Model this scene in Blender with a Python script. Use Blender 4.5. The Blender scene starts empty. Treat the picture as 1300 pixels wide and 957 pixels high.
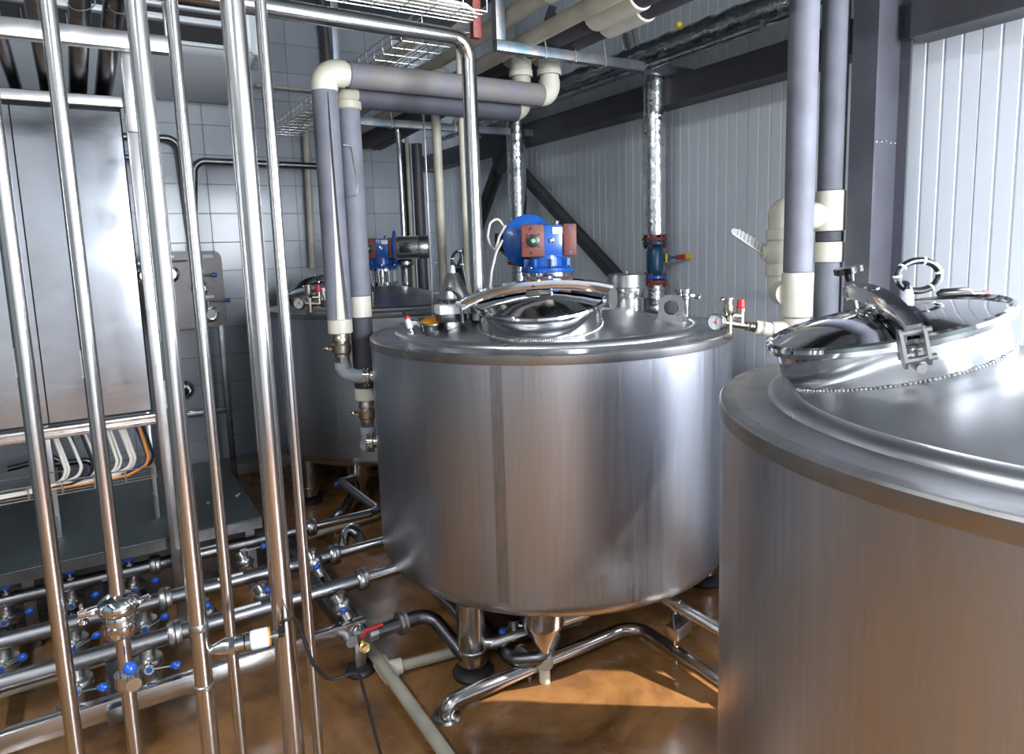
import bpy, bmesh, math, random
from mathutils import Vector, Matrix, Quaternion
V = Vector
random.seed(7)
PI = math.pi
SC = bpy.context.scene
COL = SC.collection
R_ = math.radians

# ------------------------------------------------------------------ camera
F_PX, YAW, PITCH, ROLL, CAM_H = 860.2, .5456, .1364, -.0319, 1.5342
Fw = V((math.sin(YAW)*math.cos(PITCH), math.cos(YAW)*math.cos(PITCH), -math.sin(PITCH)))
R0 = V((math.cos(YAW), -math.sin(YAW), 0)); U0 = R0.cross(Fw)
Rt = math.cos(ROLL)*R0 + math.sin(ROLL)*U0
Up = -math.sin(ROLL)*R0 + math.cos(ROLL)*U0
EYE = V((0, 0, CAM_H))
cd = bpy.data.cameras.new('camera'); cam = bpy.data.objects.new('camera', cd); COL.objects.link(cam)
cd.sensor_width = 36; cd.lens = 36*F_PX/1300; cd.shift_y = -45/1300
cd.clip_start = .05
cam.matrix_world = Matrix(((Rt.x, Up.x, -Fw.x, 0), (Rt.y, Up.y, -Fw.y, 0), (Rt.z, Up.z, -Fw.z, CAM_H), (0, 0, 0, 1)))
SC.camera = cam

def at(px, py, X=None, Y=None, Z=None, D=None):
    """the point of the place seen at a pixel, on a given plane of the room"""
    d = Fw + (px-650)/F_PX*Rt - (py-433.5)/F_PX*Up
    if X is not None: t = X/d.x
    elif Y is not None: t = Y/d.y
    elif Z is not None: t = (Z-CAM_H)/d.z
    else: t = D
    return EYE + t*d

# ------------------------------------------------------------------ materials
def new_mat(name):
    m = bpy.data.materials.new(name); m.use_nodes = True
    nt = m.node_tree; b = nt.nodes['Principled BSDF']
    return m, nt, b

def N(nt, t, **k):
    n = nt.nodes.new(t)
    for a, v in k.items():
        if a.startswith('i_'): n.inputs[a[2:].replace('_', ' ')].default_value = v
        else: setattr(n, a, v)
    return n

def mat(name, col, rough=.5, metal=0., noise=0., nscale=20., bump=0., bscale=60., stretch=(1, 1, 1), col2=None, coat=0., rvar=0., spec=None):
    m, nt, b = new_mat(name)
    L = nt.links.new
    b.inputs['Base Color'].default_value = (*col, 1)
    b.inputs['Roughness'].default_value = rough
    b.inputs['Metallic'].default_value = metal
    b.inputs['Coat Weight'].default_value = coat
    if spec is not None: b.inputs['Specular IOR Level'].default_value = spec
    tc = N(nt, 'ShaderNodeTexCoord'); mp = N(nt, 'ShaderNodeMapping'); mp.inputs['Scale'].default_value = stretch
    L(tc.outputs['Object'], mp.inputs['Vector'])
    if noise or rvar:
        n = N(nt, 'ShaderNodeTexNoise'); n.inputs['Scale'].default_value = nscale; n.inputs['Detail'].default_value = 4
        L(mp.outputs[0], n.inputs['Vector'])
        if noise:
            c2 = col2 or tuple(c*(1-noise) for c in col)
            mx = N(nt, 'ShaderNodeMix', data_type='RGBA')
            cr = N(nt, 'ShaderNodeValToRGB'); cr.color_ramp.elements[0].position = .35; cr.color_ramp.elements[1].position = .65
            L(n.outputs['Fac'], cr.inputs[0]); L(cr.outputs[0], mx.inputs['Factor'])
            mx.inputs['A'].default_value = (*col, 1); mx.inputs['B'].default_value = (*c2, 1)
            L(mx.outputs['Result'], b.inputs['Base Color'])
        if rvar:
            mr = N(nt, 'ShaderNodeMapRange'); mr.inputs['To Min'].default_value = max(.02, rough-rvar); mr.inputs['To Max'].default_value = rough+rvar
            mr.inputs['From Min'].default_value = .3; mr.inputs['From Max'].default_value = .7
            L(n.outputs['Fac'], mr.inputs['Value']); L(mr.outputs[0], b.inputs['Roughness'])
    if bump:
        n2 = N(nt, 'ShaderNodeTexNoise'); n2.inputs['Scale'].default_value = bscale; n2.inputs['Detail'].default_value = 3
        L(mp.outputs[0], n2.inputs['Vector'])
        bp = N(nt, 'ShaderNodeBump'); bp.inputs['Strength'].default_value = bump; bp.inputs['Distance'].default_value = .01
        L(n2.outputs['Fac'], bp.inputs['Height']); L(bp.outputs[0], b.inputs['Normal'])
    return m

M = {}
M['tank'] = mat('brushed_tank_steel', (.63, .645, .70), .34, 1, .10, 5.0, .006, 60, (14, 14, .5), rvar=.05)
M['tankdull'] = mat('dull_lid_steel', (.58, .58, .60), .36, 1, .2, 5, .03, 30, (1, 1, 1), rvar=.1)
M['polish'] = mat('polished_steel', (.66, .66, .67), .09, 1, rvar=.03, nscale=12)
M['dome'] = mat('mirror_polished_dome', (.50, .50, .51), .06, 1, rvar=.02, nscale=6)
M['pipe'] = mat('tube_steel', (.62, .60, .59), .2, 1, .15, 6, .02, 80, (1, 1, .2), rvar=.06)
M['satin'] = mat('satin_steel', (.48, .475, .47), .34, 1, .2, 10, .03, 60, rvar=.08)
M['seam'] = mat('ground_weld_seam', (.46, .46, .48), .36, 1, .2, 20, .05, 90, (6, 6, 1))
M['darksteel'] = mat('dark_steel', (.20, .20, .21), .33, 1, .3, 12)
M['door'] = mat('cabinet_sheet_steel', (.46, .475, .50), .17, 1, .15, 3, .02, 8, (1, 1, 3), rvar=.05)
M['nickel'] = mat('worn_nickel_brass', (.56, .50, .42), .3, 1, .3, 40, .05, 200)
M['brass'] = mat('yellow_brass', (.78, .55, .22), .25, 1)
M['cond'] = mat('overhead_conduit', (.22, .23, .24), .28, 1, .25, 15)
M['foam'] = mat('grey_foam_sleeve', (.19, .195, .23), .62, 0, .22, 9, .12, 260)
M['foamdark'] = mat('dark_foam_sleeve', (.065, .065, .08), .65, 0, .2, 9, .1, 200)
M['foamworn'] = mat('scuffed_foam_sleeve', (.17, .165, .20), .62, 0, .5, 7, .12, 260, (1, 1, 1), (.21, .19, .17))
M['cream'] = mat('cream_plastic', (.68, .65, .54), .35, 0, .12, 8)
M['creamdirty'] = mat('dusty_cream_plastic', (.50, .46, .36), .45, 0, .3, 6)
M['hose'] = mat('grey_rubber_hose', (.33, .36, .38), .35, 0, .1, 20)
M['black'] = mat('black_plastic', (.012, .012, .014), .3)
M['rubber'] = mat('black_rubber', (.018, .018, .02), .5)
M['white'] = mat('white_plastic', (.75, .78, .82), .35)
M['acwhite'] = mat('ac_white_plastic', (.70, .73, .75), .35)
M['cablewhite'] = mat('cream_cable', (.72, .68, .60), .45)
M['cableblue'] = mat('blue_cable', (.01, .02, .16), .4)
M['cableorange'] = mat('orange_cable', (.65, .24, .03), .4)
M['blue'] = mat('blue_paint', (.01, .10, .42), .28, 0, .2, 12, coat=.3)
M['bluedark'] = mat('petrol_blue_paint', (.012, .07, .14), .3)
M['brown'] = mat('brown_gasket_plate', (.20, .045, .025), .5, 0, .4, 30, .1, 80)
M['red'] = mat('red_plastic', (.62, .02, .025), .35)
M['redox'] = mat('red_oxide_flange', (.26, .035, .025), .5, 0, .4, 60, .15, 150)
M['yellow'] = mat('yellow_plastic', (.80, .55, .02), .4)
M['knob'] = mat('blue_knob', (.012, .085, .42), .25, coat=.3)
M['amber'] = mat('amber_glass', (.75, .30, .02), .12, .3)
M['foil'] = mat('foil_wrap', (.78, .79, .80), .22, 1, .15, 14, .30, 40, rvar=.1)
M['foildark'] = mat('crumpled_foil', (.55, .56, .57), .26, 1, .4, 10, .6, 24, rvar=.1)
M['header'] = mat('dull_manifold_steel', (.27, .27, .28), .33, 1, .25, 8, .02, 60, rvar=.08)
M['panelsteel'] = mat('valve_panel_steel', (.13, .12, .12), .45, .8, .2, 5)
M['galv'] = mat('galvanised_wire', (.62, .62, .60), .35, 1)
M['primer'] = mat('grey_primer_steel', (.105, .105, .115), .5, .25, .3, 5)
M['columnmat'] = mat('column_grey_steel', (.15, .15, .175), .36, .5, .25, 4)
M['bracket'] = mat('bracket_steel', (.30, .27, .26), .4, .7, .6, 9, .1, 60, (1.4, 1, 1), (.13, .19, .24))
M['ceil'] = mat('ceiling_sheet', (.10, .125, .13), .5, .1, .15, 3)
M['shade_black'] = mat('painted_shade_black', (.006, .006, .007), .7)  # near-black colour put in for the shade inside gaps and hollows
M['paper'] = mat('white_sticker', (.8, .8, .8), .5, 0, .25, 90)
M['mark'] = mat('printed_grey', (.12, .12, .13), .6)
M['green'] = mat('green_cap', (.15, .55, .22), .4)
M['plinth'] = mat('stained_plinth', (.36, .33, .28), .5, 0, .5, 4)

def checker_plate():
    m, nt, b = new_mat('checker_plate_steel'); L = nt.links.new
    b.inputs['Metallic'].default_value = .75; b.inputs['Roughness'].default_value = .42
    b.inputs['Base Color'].default_value = (.10, .12, .12, 1)
    tc = N(nt, 'ShaderNodeTexCoord'); mp = N(nt, 'ShaderNodeMapping'); mp.inputs['Rotation'].default_value = (0, 0, R_(45)); mp.inputs['Scale'].default_value = (1, 1, 1)
    L(tc.outputs['Object'], mp.inputs['Vector'])
    v = N(nt, 'ShaderNodeTexVoronoi', feature='F1'); v.inputs['Scale'].default_value = 38; v.inputs['Randomness'].default_value = .15
    mp2 = N(nt, 'ShaderNodeMapping'); mp2.inputs['Scale'].default_value = (1, 2.2, 1); L(mp.outputs[0], mp2.inputs['Vector']); L(mp2.outputs[0], v.inputs['Vector'])
    bp = N(nt, 'ShaderNodeBump'); bp.invert = True; bp.inputs['Strength'].default_value = .55; bp.inputs['Distance'].default_value = .006
    L(v.outputs['Distance'], bp.inputs['Height']); L(bp.outputs[0], b.inputs['Normal'])
    return m
M['checker'] = checker_plate()

def floor_mat():
    m, nt, b = new_mat('ochre_epoxy_floor'); L = nt.links.new
    tc = N(nt, 'ShaderNodeTexCoord')
    n = N(nt, 'ShaderNodeTexNoise'); n.inputs['Scale'].default_value = 2.2; n.inputs['Detail'].default_value = 7; n.inputs['Roughness'].default_value = .62; n.inputs['Distortion'].default_value = .8
    L(tc.outputs['Object'], n.inputs['Vector'])
    cr = N(nt, 'ShaderNodeValToRGB'); e = cr.color_ramp.elements
    e[0].position = .3; e[0].color = (.07, .032, .012, 1); e[1].position = .52; e[1].color = (.25, .12, .042, 1)
    x = e.new(.72); x.color = (.36, .20, .09, 1)
    L(n.outputs['Fac'], cr.inputs[0]); L(cr.outputs[0], b.inputs['Base Color'])
    n3 = N(nt, 'ShaderNodeTexNoise'); n3.inputs['Scale'].default_value = 5; n3.inputs['Detail'].default_value = 3; L(tc.outputs['Object'], n3.inputs['Vector'])
    mr = N(nt, 'ShaderNodeMapRange'); mr.inputs['From Min'].default_value = .35; mr.inputs['From Max'].default_value = .65; mr.inputs['To Min'].default_value = .12; mr.inputs['To Max'].default_value = .42
    L(n3.outputs['Fac'], mr.inputs['Value']); L(mr.outputs[0], b.inputs['Roughness'])
    bp = N(nt, 'ShaderNodeBump'); bp.inputs['Strength'].default_value = .25; bp.inputs['Distance'].default_value = .01
    L(n3.outputs['Fac'], bp.inputs['Height']); L(bp.outputs[0], b.inputs['Normal'])
    return m
M['floor'] = floor_mat()

def tile_mat(name, ox, oz, axis='x'):
    m, nt, b = new_mat(name); L = nt.links.new
    tc = N(nt, 'ShaderNodeTexCoord'); sp = N(nt, 'ShaderNodeSeparateXYZ'); cb = N(nt, 'ShaderNodeCombineXYZ')
    L(tc.outputs['Object'], sp.inputs[0])
    a = N(nt, 'ShaderNodeMath', operation='SUBTRACT'); a.inputs[1].default_value = ox
    c = N(nt, 'ShaderNodeMath', operation='SUBTRACT'); c.inputs[1].default_value = oz
    L(sp.outputs[0 if axis == 'x' else 1], a.inputs[0]); L(sp.outputs[2], c.inputs[0]); L(a.outputs[0], cb.inputs[0]); L(c.outputs[0], cb.inputs[1])
    br = N(nt, 'ShaderNodeTexBrick'); br.offset = 0; br.squash = 1
    br.inputs['Scale'].default_value = 1; br.inputs['Brick Width'].default_value = .3; br.inputs['Row Height'].default_value = .2
    br.inputs['Mortar Size'].default_value = .0028; br.inputs['Mortar Smooth'].default_value = .3
    br.inputs['Color1'].default_value = (.34, .365, .40, 1); br.inputs['Color2'].default_value = (.29, .315, .35, 1); br.inputs['Mortar'].default_value = (.15, .14, .13, 1)
    L(cb.outputs[0], br.inputs['Vector']); L(br.outputs['Color'], b.inputs['Base Color'])
    mr = N(nt, 'ShaderNodeMapRange'); mr.inputs['To Min'].default_value = .2; mr.inputs['To Max'].default_value = .7
    L(br.outputs['Fac'], mr.inputs['Value']); L(mr.outputs[0], b.inputs['Roughness'])
    n = N(nt, 'ShaderNodeTexNoise'); n.inputs['Scale'].default_value = 5; L(tc.outputs['Object'], n.inputs['Vector'])
    mu = N(nt, 'ShaderNodeMath', operation='MULTIPLY_ADD'); mu.inputs[1].default_value = -1.0; L(br.outputs['Fac'], mu.inputs[0]); L(n.outputs['Fac'], mu.inputs[2])
    bp = N(nt, 'ShaderNodeBump'); bp.inputs['Strength'].default_value = .25; bp.inputs['Distance'].default_value = .004
    L(mu.outputs[0], bp.inputs['Height']); L(bp.outputs[0], b.inputs['Normal'])
    return m
p_ = at(260.6, 200, Y=5.2); q_ = at(235, 157, Y=5.2)
M['tile'] = tile_mat('glazed_white_tile', p_.x, q_.z)
M['tiley'] = tile_mat('glazed_white_tile_side', 0, q_.z, 'y')
M['panel'] = mat('white_sandwich_panel', (.84, .88, .93), .38, 0, .06, 1.5, spec=.4)

# ------------------------------------------------------------------ mesh helpers
class MB:
    def __init__(s): s.b = bmesh.new()
    def _add(s, vs, fs):
        bv = [s.b.verts.new(v) for v in vs]
        for f in fs:
            try: s.b.faces.new([bv[i] for i in f])
            except ValueError: pass
        return bv
    def box(s, c, d, rz=0, bev=0, ax=None):
        c = V(c); m = Matrix.Rotation(rz, 3, 'Z') if ax is None else ax
        r = bmesh.ops.create_cube(s.b, size=1)
        vs = r['verts']
        for v in vs: v.co = c + m @ V((v.co.x*d[0], v.co.y*d[1], v.co.z*d[2]))
        if bev:
            es = list({e for v in vs for e in v.link_edges})
            bmesh.ops.bevel(s.b, geom=es, offset=bev, segments=2, profile=.5, affect='EDGES')
        return s
    def bx(s, x0, x1, y0, y1, z0, z1, bev=0):
        return s.box(((x0+x1)/2, (y0+y1)/2, (z0+z1)/2), (abs(x1-x0), abs(y1-y0), abs(z1-z0)), bev=bev)
    def bar(s, a, b, w, h, bev=0, up=V((0, 0, 1))):
        a = V(a); b = V(b); z = (b-a).normalized(); x = up.cross(z)
        if x.length < 1e-4: x = V((1, 0, 0))
        x.normalize(); y = z.cross(x)
        ax = Matrix((x, y, z)).transposed()
        return s.box((a+b)/2, (w, h, (b-a).length), bev=bev, ax=ax)
    def tube(s, pts, r, bend=0, seg=16, cap=True, rr=None, closed=False):
        P = fillet([V(p) for p in pts], bend) if bend else [V(p) for p in pts]
        Q = [P[0]]
        for p in P[1:]:
            if (p-Q[-1]).length > 1e-6: Q.append(p)
        P = Q; n = len(P)
        T = []
        for i in range(n):
            t = (P[min(i+1, n-1)]-P[max(i-1, 0)])
            T.append(t.normalized())
        u = T[0].orthogonal().normalized()
        vs = []
        for i in range(n):
            if i:
                ax = T[i-1].cross(T[i])
                if ax.length > 1e-7: u = Quaternion(ax.normalized(), T[i-1].angle(T[i])) @ u
                u = (u - T[i]*u.dot(T[i])).normalized()
            w = T[i].cross(u)
            ri = rr[i] if rr else r
            # mitre widening at sharp corners is negligible after filleting
            for k in range(seg):
                a = 2*PI*k/seg
                vs.append(P[i]+ri*(math.cos(a)*u+math.sin(a)*w))
        fs = []
        for i in range(n-1):
            for k in range(seg):
                k2 = (k+1) % seg
                fs.append((i*seg+k, i*seg+k2, (i+1)*seg+k2, (i+1)*seg+k))
        if cap: fs.append(tuple(range(seg))[::-1]); fs.append(tuple((n-1)*seg+k for k in range(seg)))
        s._add(vs, fs); return s
    def lathe(s, prof, o=(0, 0, 0), axis=(0, 0, 1), seg=32, a0=0, a1=2*PI):
        o = V(o); z = V(axis).normalized(); x = z.orthogonal().normalized()
        if abs(z.z) > .9999: x = V((1, 0, 0))
        y = z.cross(x); vs = []; full = abs(a1-a0-2*PI) < 1e-6
        ns = seg if full else seg+1
        for (r, h) in prof:
            for k in range(ns):
                a = a0+(a1-a0)*k/seg
                vs.append(o+z*h+max(r, 1e-5)*(math.cos(a)*x+math.sin(a)*y))
        fs = []
        for i in range(len(prof)-1):
            for k in range(ns if full else ns-1):
                k2 = (k+1) % ns
                fs.append((i*ns+k, i*ns+k2, (i+1)*ns+k2, (i+1)*ns+k))
        if full:
            if prof[0][0] > 1e-4 and prof[0] != prof[-1]: fs.append(tuple(range(ns))[::-1])
            if prof[-1][0] > 1e-4 and prof[0] != prof[-1]: fs.append(tuple((len(prof)-1)*ns+k for k in range(ns)))
        s._add(vs, fs); return s
    def cyl(s, a, b, r, seg=24, bev=0):
        a = V(a); b = V(b); L = (b-a).length
        if bev: pr = [(0, 0), (r-bev, 0), (r, bev), (r, L-bev), (r-bev, L), (0, L)]
        else: pr = [(0, 0), (r, 0), (r, L), (0, L)]
        return s.lathe(pr, a, b-a, seg)
    def prism(s, poly, o, ux, uy, th):
        """polygon in the plane (ux, uy) at o, extruded th along ux x uy"""
        o = V(o); ux = V(ux).normalized(); uy = V(uy).normalized(); w = ux.cross(uy).normalized()
        n = len(poly); vs = [o+x*ux+y*uy for x, y in poly]+[o+x*ux+y*uy+w*th for x, y in poly]
        fs = [tuple(range(n))[::-1], tuple(range(n, 2*n))]+[(i, (i+1) % n, n+(i+1) % n, n+i) for i in range(n)]
        s._add(vs, fs); return s
    def plate_hole(s, outer, hole, o, ux, uy, th):
        """plate with a hole: outer and hole have the same number of points"""
        o = V(o); ux = V(ux).normalized(); uy = V(uy).normalized(); w = ux.cross(uy).normalized(); n = len(outer)
        vs = []
        for ring, t in ((outer, 0), (hole, 0), (outer, th), (hole, th)):
            vs += [o+x*ux+y*uy+w*t for x, y in ring]
        fs = []
        for i in range(n):
            j = (i+1) % n
            fs += [(i, n+i, n+j, j), (2*n+i, 2*n+j, 3*n+j, 3*n+i), (i, j, 2*n+j, 2*n+i), (n+i, 3*n+i, 3*n+j, n+j)]
        s._add(vs, fs); return s
    def ball(s, c, r, seg=16):
        n = 10
        return s.lathe([(r*math.sin(PI*i/n), -r*math.cos(PI*i/n)) for i in range(n+1)], c, (0, 0, 1), seg)
    def bolt(s, c, axis, r=.006, h=.005):
        return s.lathe([(0, 0), (r, 0), (r, h), (0, h)], c, axis, 6)

def fillet(P, r, k=8):
    out = [P[0]]
    for i in range(1, len(P)-1):
        a, b, c = P[i-1], P[i], P[i+1]
        u = (a-b); v = (c-b); lu, lv = u.length, v.length; u.normalize(); v.normalize()
        ang = u.angle(v)
        if ang > PI-.02: out.append(b); continue
        d = min(r/math.tan(ang/2), lu*.49 if i > 1 else lu*.95, lv*.49 if i < len(P)-2 else lv*.95)
        rr = d*math.tan(ang/2)
        bis = (u+v).normalized(); cen = b+bis*(rr/math.sin(ang/2))
        p0 = b+u*d; p1 = b+v*d; w0 = p0-cen; w1 = p1-cen; tot = w0.angle(w1); ax = w0.cross(w1).normalized()
        for j in range(k+1): out.append(cen+Quaternion(ax, tot*j/k) @ w0)
    out.append(P[-1]); return out

ORG = {}
def obj(name, mb, m, parent=None, sharp=35, label=None, kind=None):
    bmesh.ops.recalc_face_normals(mb.b, faces=mb.b.faces)
    me = bpy.data.meshes.new(name)
    o = bpy.data.objects.new(name, me); COL.objects.link(o)
    if parent is not None:
        org = ORG[parent.name]; o.parent = parent; ORG[o.name] = org
    else:
        # a one-mesh thing keeps its origin at its own base
        cs = [v.co for v in mb.b.verts]
        org = V((sum(c.x for c in cs)/len(cs), sum(c.y for c in cs)/len(cs), min(c.z for c in cs)))
        if name.startswith(('wall', 'floor', 'ceiling')): org = V((0, 0, 0))
        o.location = org; ORG[o.name] = org
    for v in mb.b.verts: v.co -= org
    mb.b.to_mesh(me); mb.b.free()
    for mm in (m if isinstance(m, (list, tuple)) else [m]): me.materials.append(M[mm] if isinstance(mm, str) else mm)
    me.shade_smooth(); me.set_sharp_from_angle(angle=R_(sharp))
    if label: o['label'] = label
    if kind: o['kind'] = kind
    return o

def thing(name, label, cat, loc, group=None):
    o = bpy.data.objects.new(name, None); COL.objects.link(o); o.location = V(loc); o.empty_display_size = .05
    o['label'] = label; o['category'] = cat
    if group: o['group'] = group
    ORG[o.name] = V(loc); return o
def tag(o, label, cat, group=None, kind=None):
    o['label'] = label; o['category'] = cat
    if group: o['group'] = group
    if kind: o['kind'] = kind
    return o
def struct(name, mb, m, sharp=35):
    o = obj(name, mb, m, None, sharp); o['kind'] = 'structure'
    return o
def copy_tree(o, parent=None):
    c = o.copy(); COL.objects.link(c)
    if parent is not None: c.parent = parent
    for ch in list(o.children): copy_tree(ch, c)
    return c
def ring(n, r, a0=0): return [(r*math.cos(a0+2*PI*i/n), r*math.sin(a0+2*PI*i/n)) for i in range(n)]
def pol(az, r=1): return V((r*math.cos(R_(az)), r*math.sin(R_(az)), 0))

# ================================================================== SETTING
XR, YB, ZC = 2.70, 5.20, 3.35
XL, YF = -2.6, -3.0
struct('floor', MB().bx(XL-.2, XR+.2, YF-.2, 6.1, -.1, 0), 'floor')
struct('ceiling', MB().bx(XL-.2, XR+.2, YF-.2, 6.1, ZC, ZC+.1), 'ceil')
struct('wall_left', MB().bx(XL-.12, XL, YF-.12, 6.1, 0, ZC), 'ceil')
XT = at(509, 250, Y=YB).x           # where the tiled wall ends
struct('wall_back', MB().bx(XL, XT, YB, YB+.12, 0, ZC), 'tile')

def ribbed(x_or_y, a0, a1, z0, z1, along='y', period=.062, seam=1.0, off=0):
    """sandwich-panel skin with narrow grooves, extruded vertically, with body thickness behind"""
    pts = [(a0, 0)]; a = a0+period*.5; k = 0
    while a < a1-.02:
        is_seam = (k % 16) == 5
        w, d = (.003, .012) if is_seam else (.006, .003)
        pts += [(a-w, 0), (a-w*.35, d), (a+w*.35, d), (a+w, 0)]
        a += period; k += 1
    pts += [(a1, 0), (a1, .08), (a0, .08)]
    mb = MB(); n = len(pts)
    def P(a, d, z): return V((x_or_y+d, a, z)) if along == 'y' else V((a, x_or_y+d, z))
    vs = [P(a, d, z0) for a, d in pts]+[P(a, d, z1) for a, d in pts]
    mb._add(vs, [(i, (i+1) % n, n+(i+1) % n, n+i) for i in range(n)])
    return mb
YW = .90        # the window in the right wall starts here, towards the camera
w = ribbed(XR, YW, 6.0, 0, ZC)
struct('wall_right', w, 'panel', 8)
w = MB().bx(XR, XR+.08, YF, YW, 0, 1.0).bx(XR, XR+.08, YF, YW, 2.2, ZC).bx(XR, XR+.08, YF, -2.3, 1.0, 2.2)
struct('wall_right_near', w, 'panel')
struct('wall_corner', ribbed(5.75, XT-.3, XR, 0, ZC, 'x'), 'panel', 8)
# wall behind the camera, with its own window
w = MB().bx(XL, XR, YF-.1, YF, 0, .95).bx(XL, XR, YF-.1, YF, 2.75, ZC).bx(XL, -.55, YF-.1, YF, .95, 2.75).bx(-.55, .35, YF-.1, YF, .95, 1.55).bx(-.55, .35, YF-.1, YF, 2.35, 2.75).bx(.35, .95, YF-.1, YF, .95, 2.75).bx(2.5, XR, YF-.1, YF, .95, 2.75)
struct('wall_front', w, 'panel')
def window(name, c0, c1, fixed, axis, z0, z1, nm):
    mb = MB(); t = .05
    def b(a0, a1, q0, q1):
        if axis == 'y': mb.bx(fixed-.02, fixed+.05, a0, a1, q0, q1, .004)
        else: mb.bx(a0, a1, fixed-.05, fixed+.02, q0, q1, .004)
    b(c0, c1, z0, z0+t); b(c0, c1, z1-t, z1); b(c0, c0+t, z0, z1); b(c1-t, c1, z0, z1)
    for i in range(1, nm): a = c0+(c1-c0)*i/nm; b(a-t/2, a+t/2, z0, z1)
    struct(name, mb, 'white')
window('window_1', -2.3, YW, XR+.02, 'y', 1.0, 2.2, 3)
window('window_2', .95, 2.5, YF-.02, 'x', .95, 2.75, 2)
window('window_3', -.55, .35, YF-.02, 'x', 1.55, 2.35, 1)
struct('baseboard_back', MB().bx(XL, XT, 4.98, YB, 0, .085, .01), 'plinth')

# steel frame on the right wall
XB = 2.57
def lbeam(y0, y1, z0, z1):
    mb = MB().bx(XB, XB+.008, y0, y1, z0, z1).bx(XB, XR-.002, y0, y1, z0, z0+.008).bx(XB, XR-.002, y0, y1, z1-.008, z1)
    mb.bx(XB-.003, XB+.0, y0, y1, z0, z0+.012)
    return mb
Z0B, Z1B = 2.235, 2.365
tag(obj('wall_beam', lbeam(1.62, 5.7, Z0B, Z1B), 'primer'), 'long dark steel beam along the white ribbed wall, left of the column', 'beam')
tag(obj('wall_beam', lbeam(.2, 1.42, Z0B, Z1B), 'primer'), 'short grey steel beam running from the column to the right edge', 'beam')
# column
cx0, cx1, cy0, cy1 = 2.40, 2.62, 1.435, 1.53
t_ = thing('steel_column', 'tall grey steel I-column standing in front of the white wall', 'column', (2.55, 1.48, 0))
mb = MB().bx(cx0, cx0+.012, cy0, cy1, 0.015, ZC).bx(cx1-.012, cx1, cy0, cy1, 0.015, ZC).bx(cx0+.012, cx1-.012, 1.474, 1.484, 0.015, ZC)
obj('column_profile', mb, 'columnmat', t_)
mb = MB().bx(cx0-.02, cx1, cy0-.03, cy1+.03, 0, .015)
for dx in (0.02, .24):
    for y in (cy0-.015, cy1+.015): mb.bolt((cx0-.02+dx, y, .015), (0, 0, 1), .01, .012)
obj('base_plate', mb, 'columnmat', t_)
mb = MB()
for k in range(9):
    mb.ball((cx0+.015+.03*k, 1.4725, 1.88+.003*math.sin(k*2)), .005, 8)
obj('weld_seam', mb, 'satin', t_)
# cross brace: two angle bars crossing on a gusset
crs = at(638, 200, X=2.60)
def brace(a, b, x): return MB().bar((x, a[0], a[1]), (x, b[0], b[1]), .10, .012, up=V((1, 0, 0))).bar((x-.03, a[0]+.0, a[1]+.05), (x-.03, b[0], b[1]+.05), .012, .05, up=V((1, 0, 0)))
pL = at(598, 310, X=2.6); pR = at(775, 352, X=2.6)
def ext(p, c, z): s = (z-c.z)/(p.z-c.z); return (c.y+(p.y-c.y)*s, z)
t_ = thing('cross_brace', 'dark X-shaped steel brace behind the blue gear motor', 'brace', (2.6, crs.y, .9))
obj('brace_bar', brace(ext(pL, crs, .9), ext(pL, crs, 2.97), 2.62), 'primer', t_)
obj('brace_bar', brace(ext(pR, crs, .9), ext(pR, crs, 2.97), 2.65), 'primer', t_)
obj('gusset_plate', MB().prism(ring(8, .13, .39), (2.585, crs.y, crs.z), (0, 1, 0), (0, 0, 1), .008), 'primer', t_)

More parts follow.
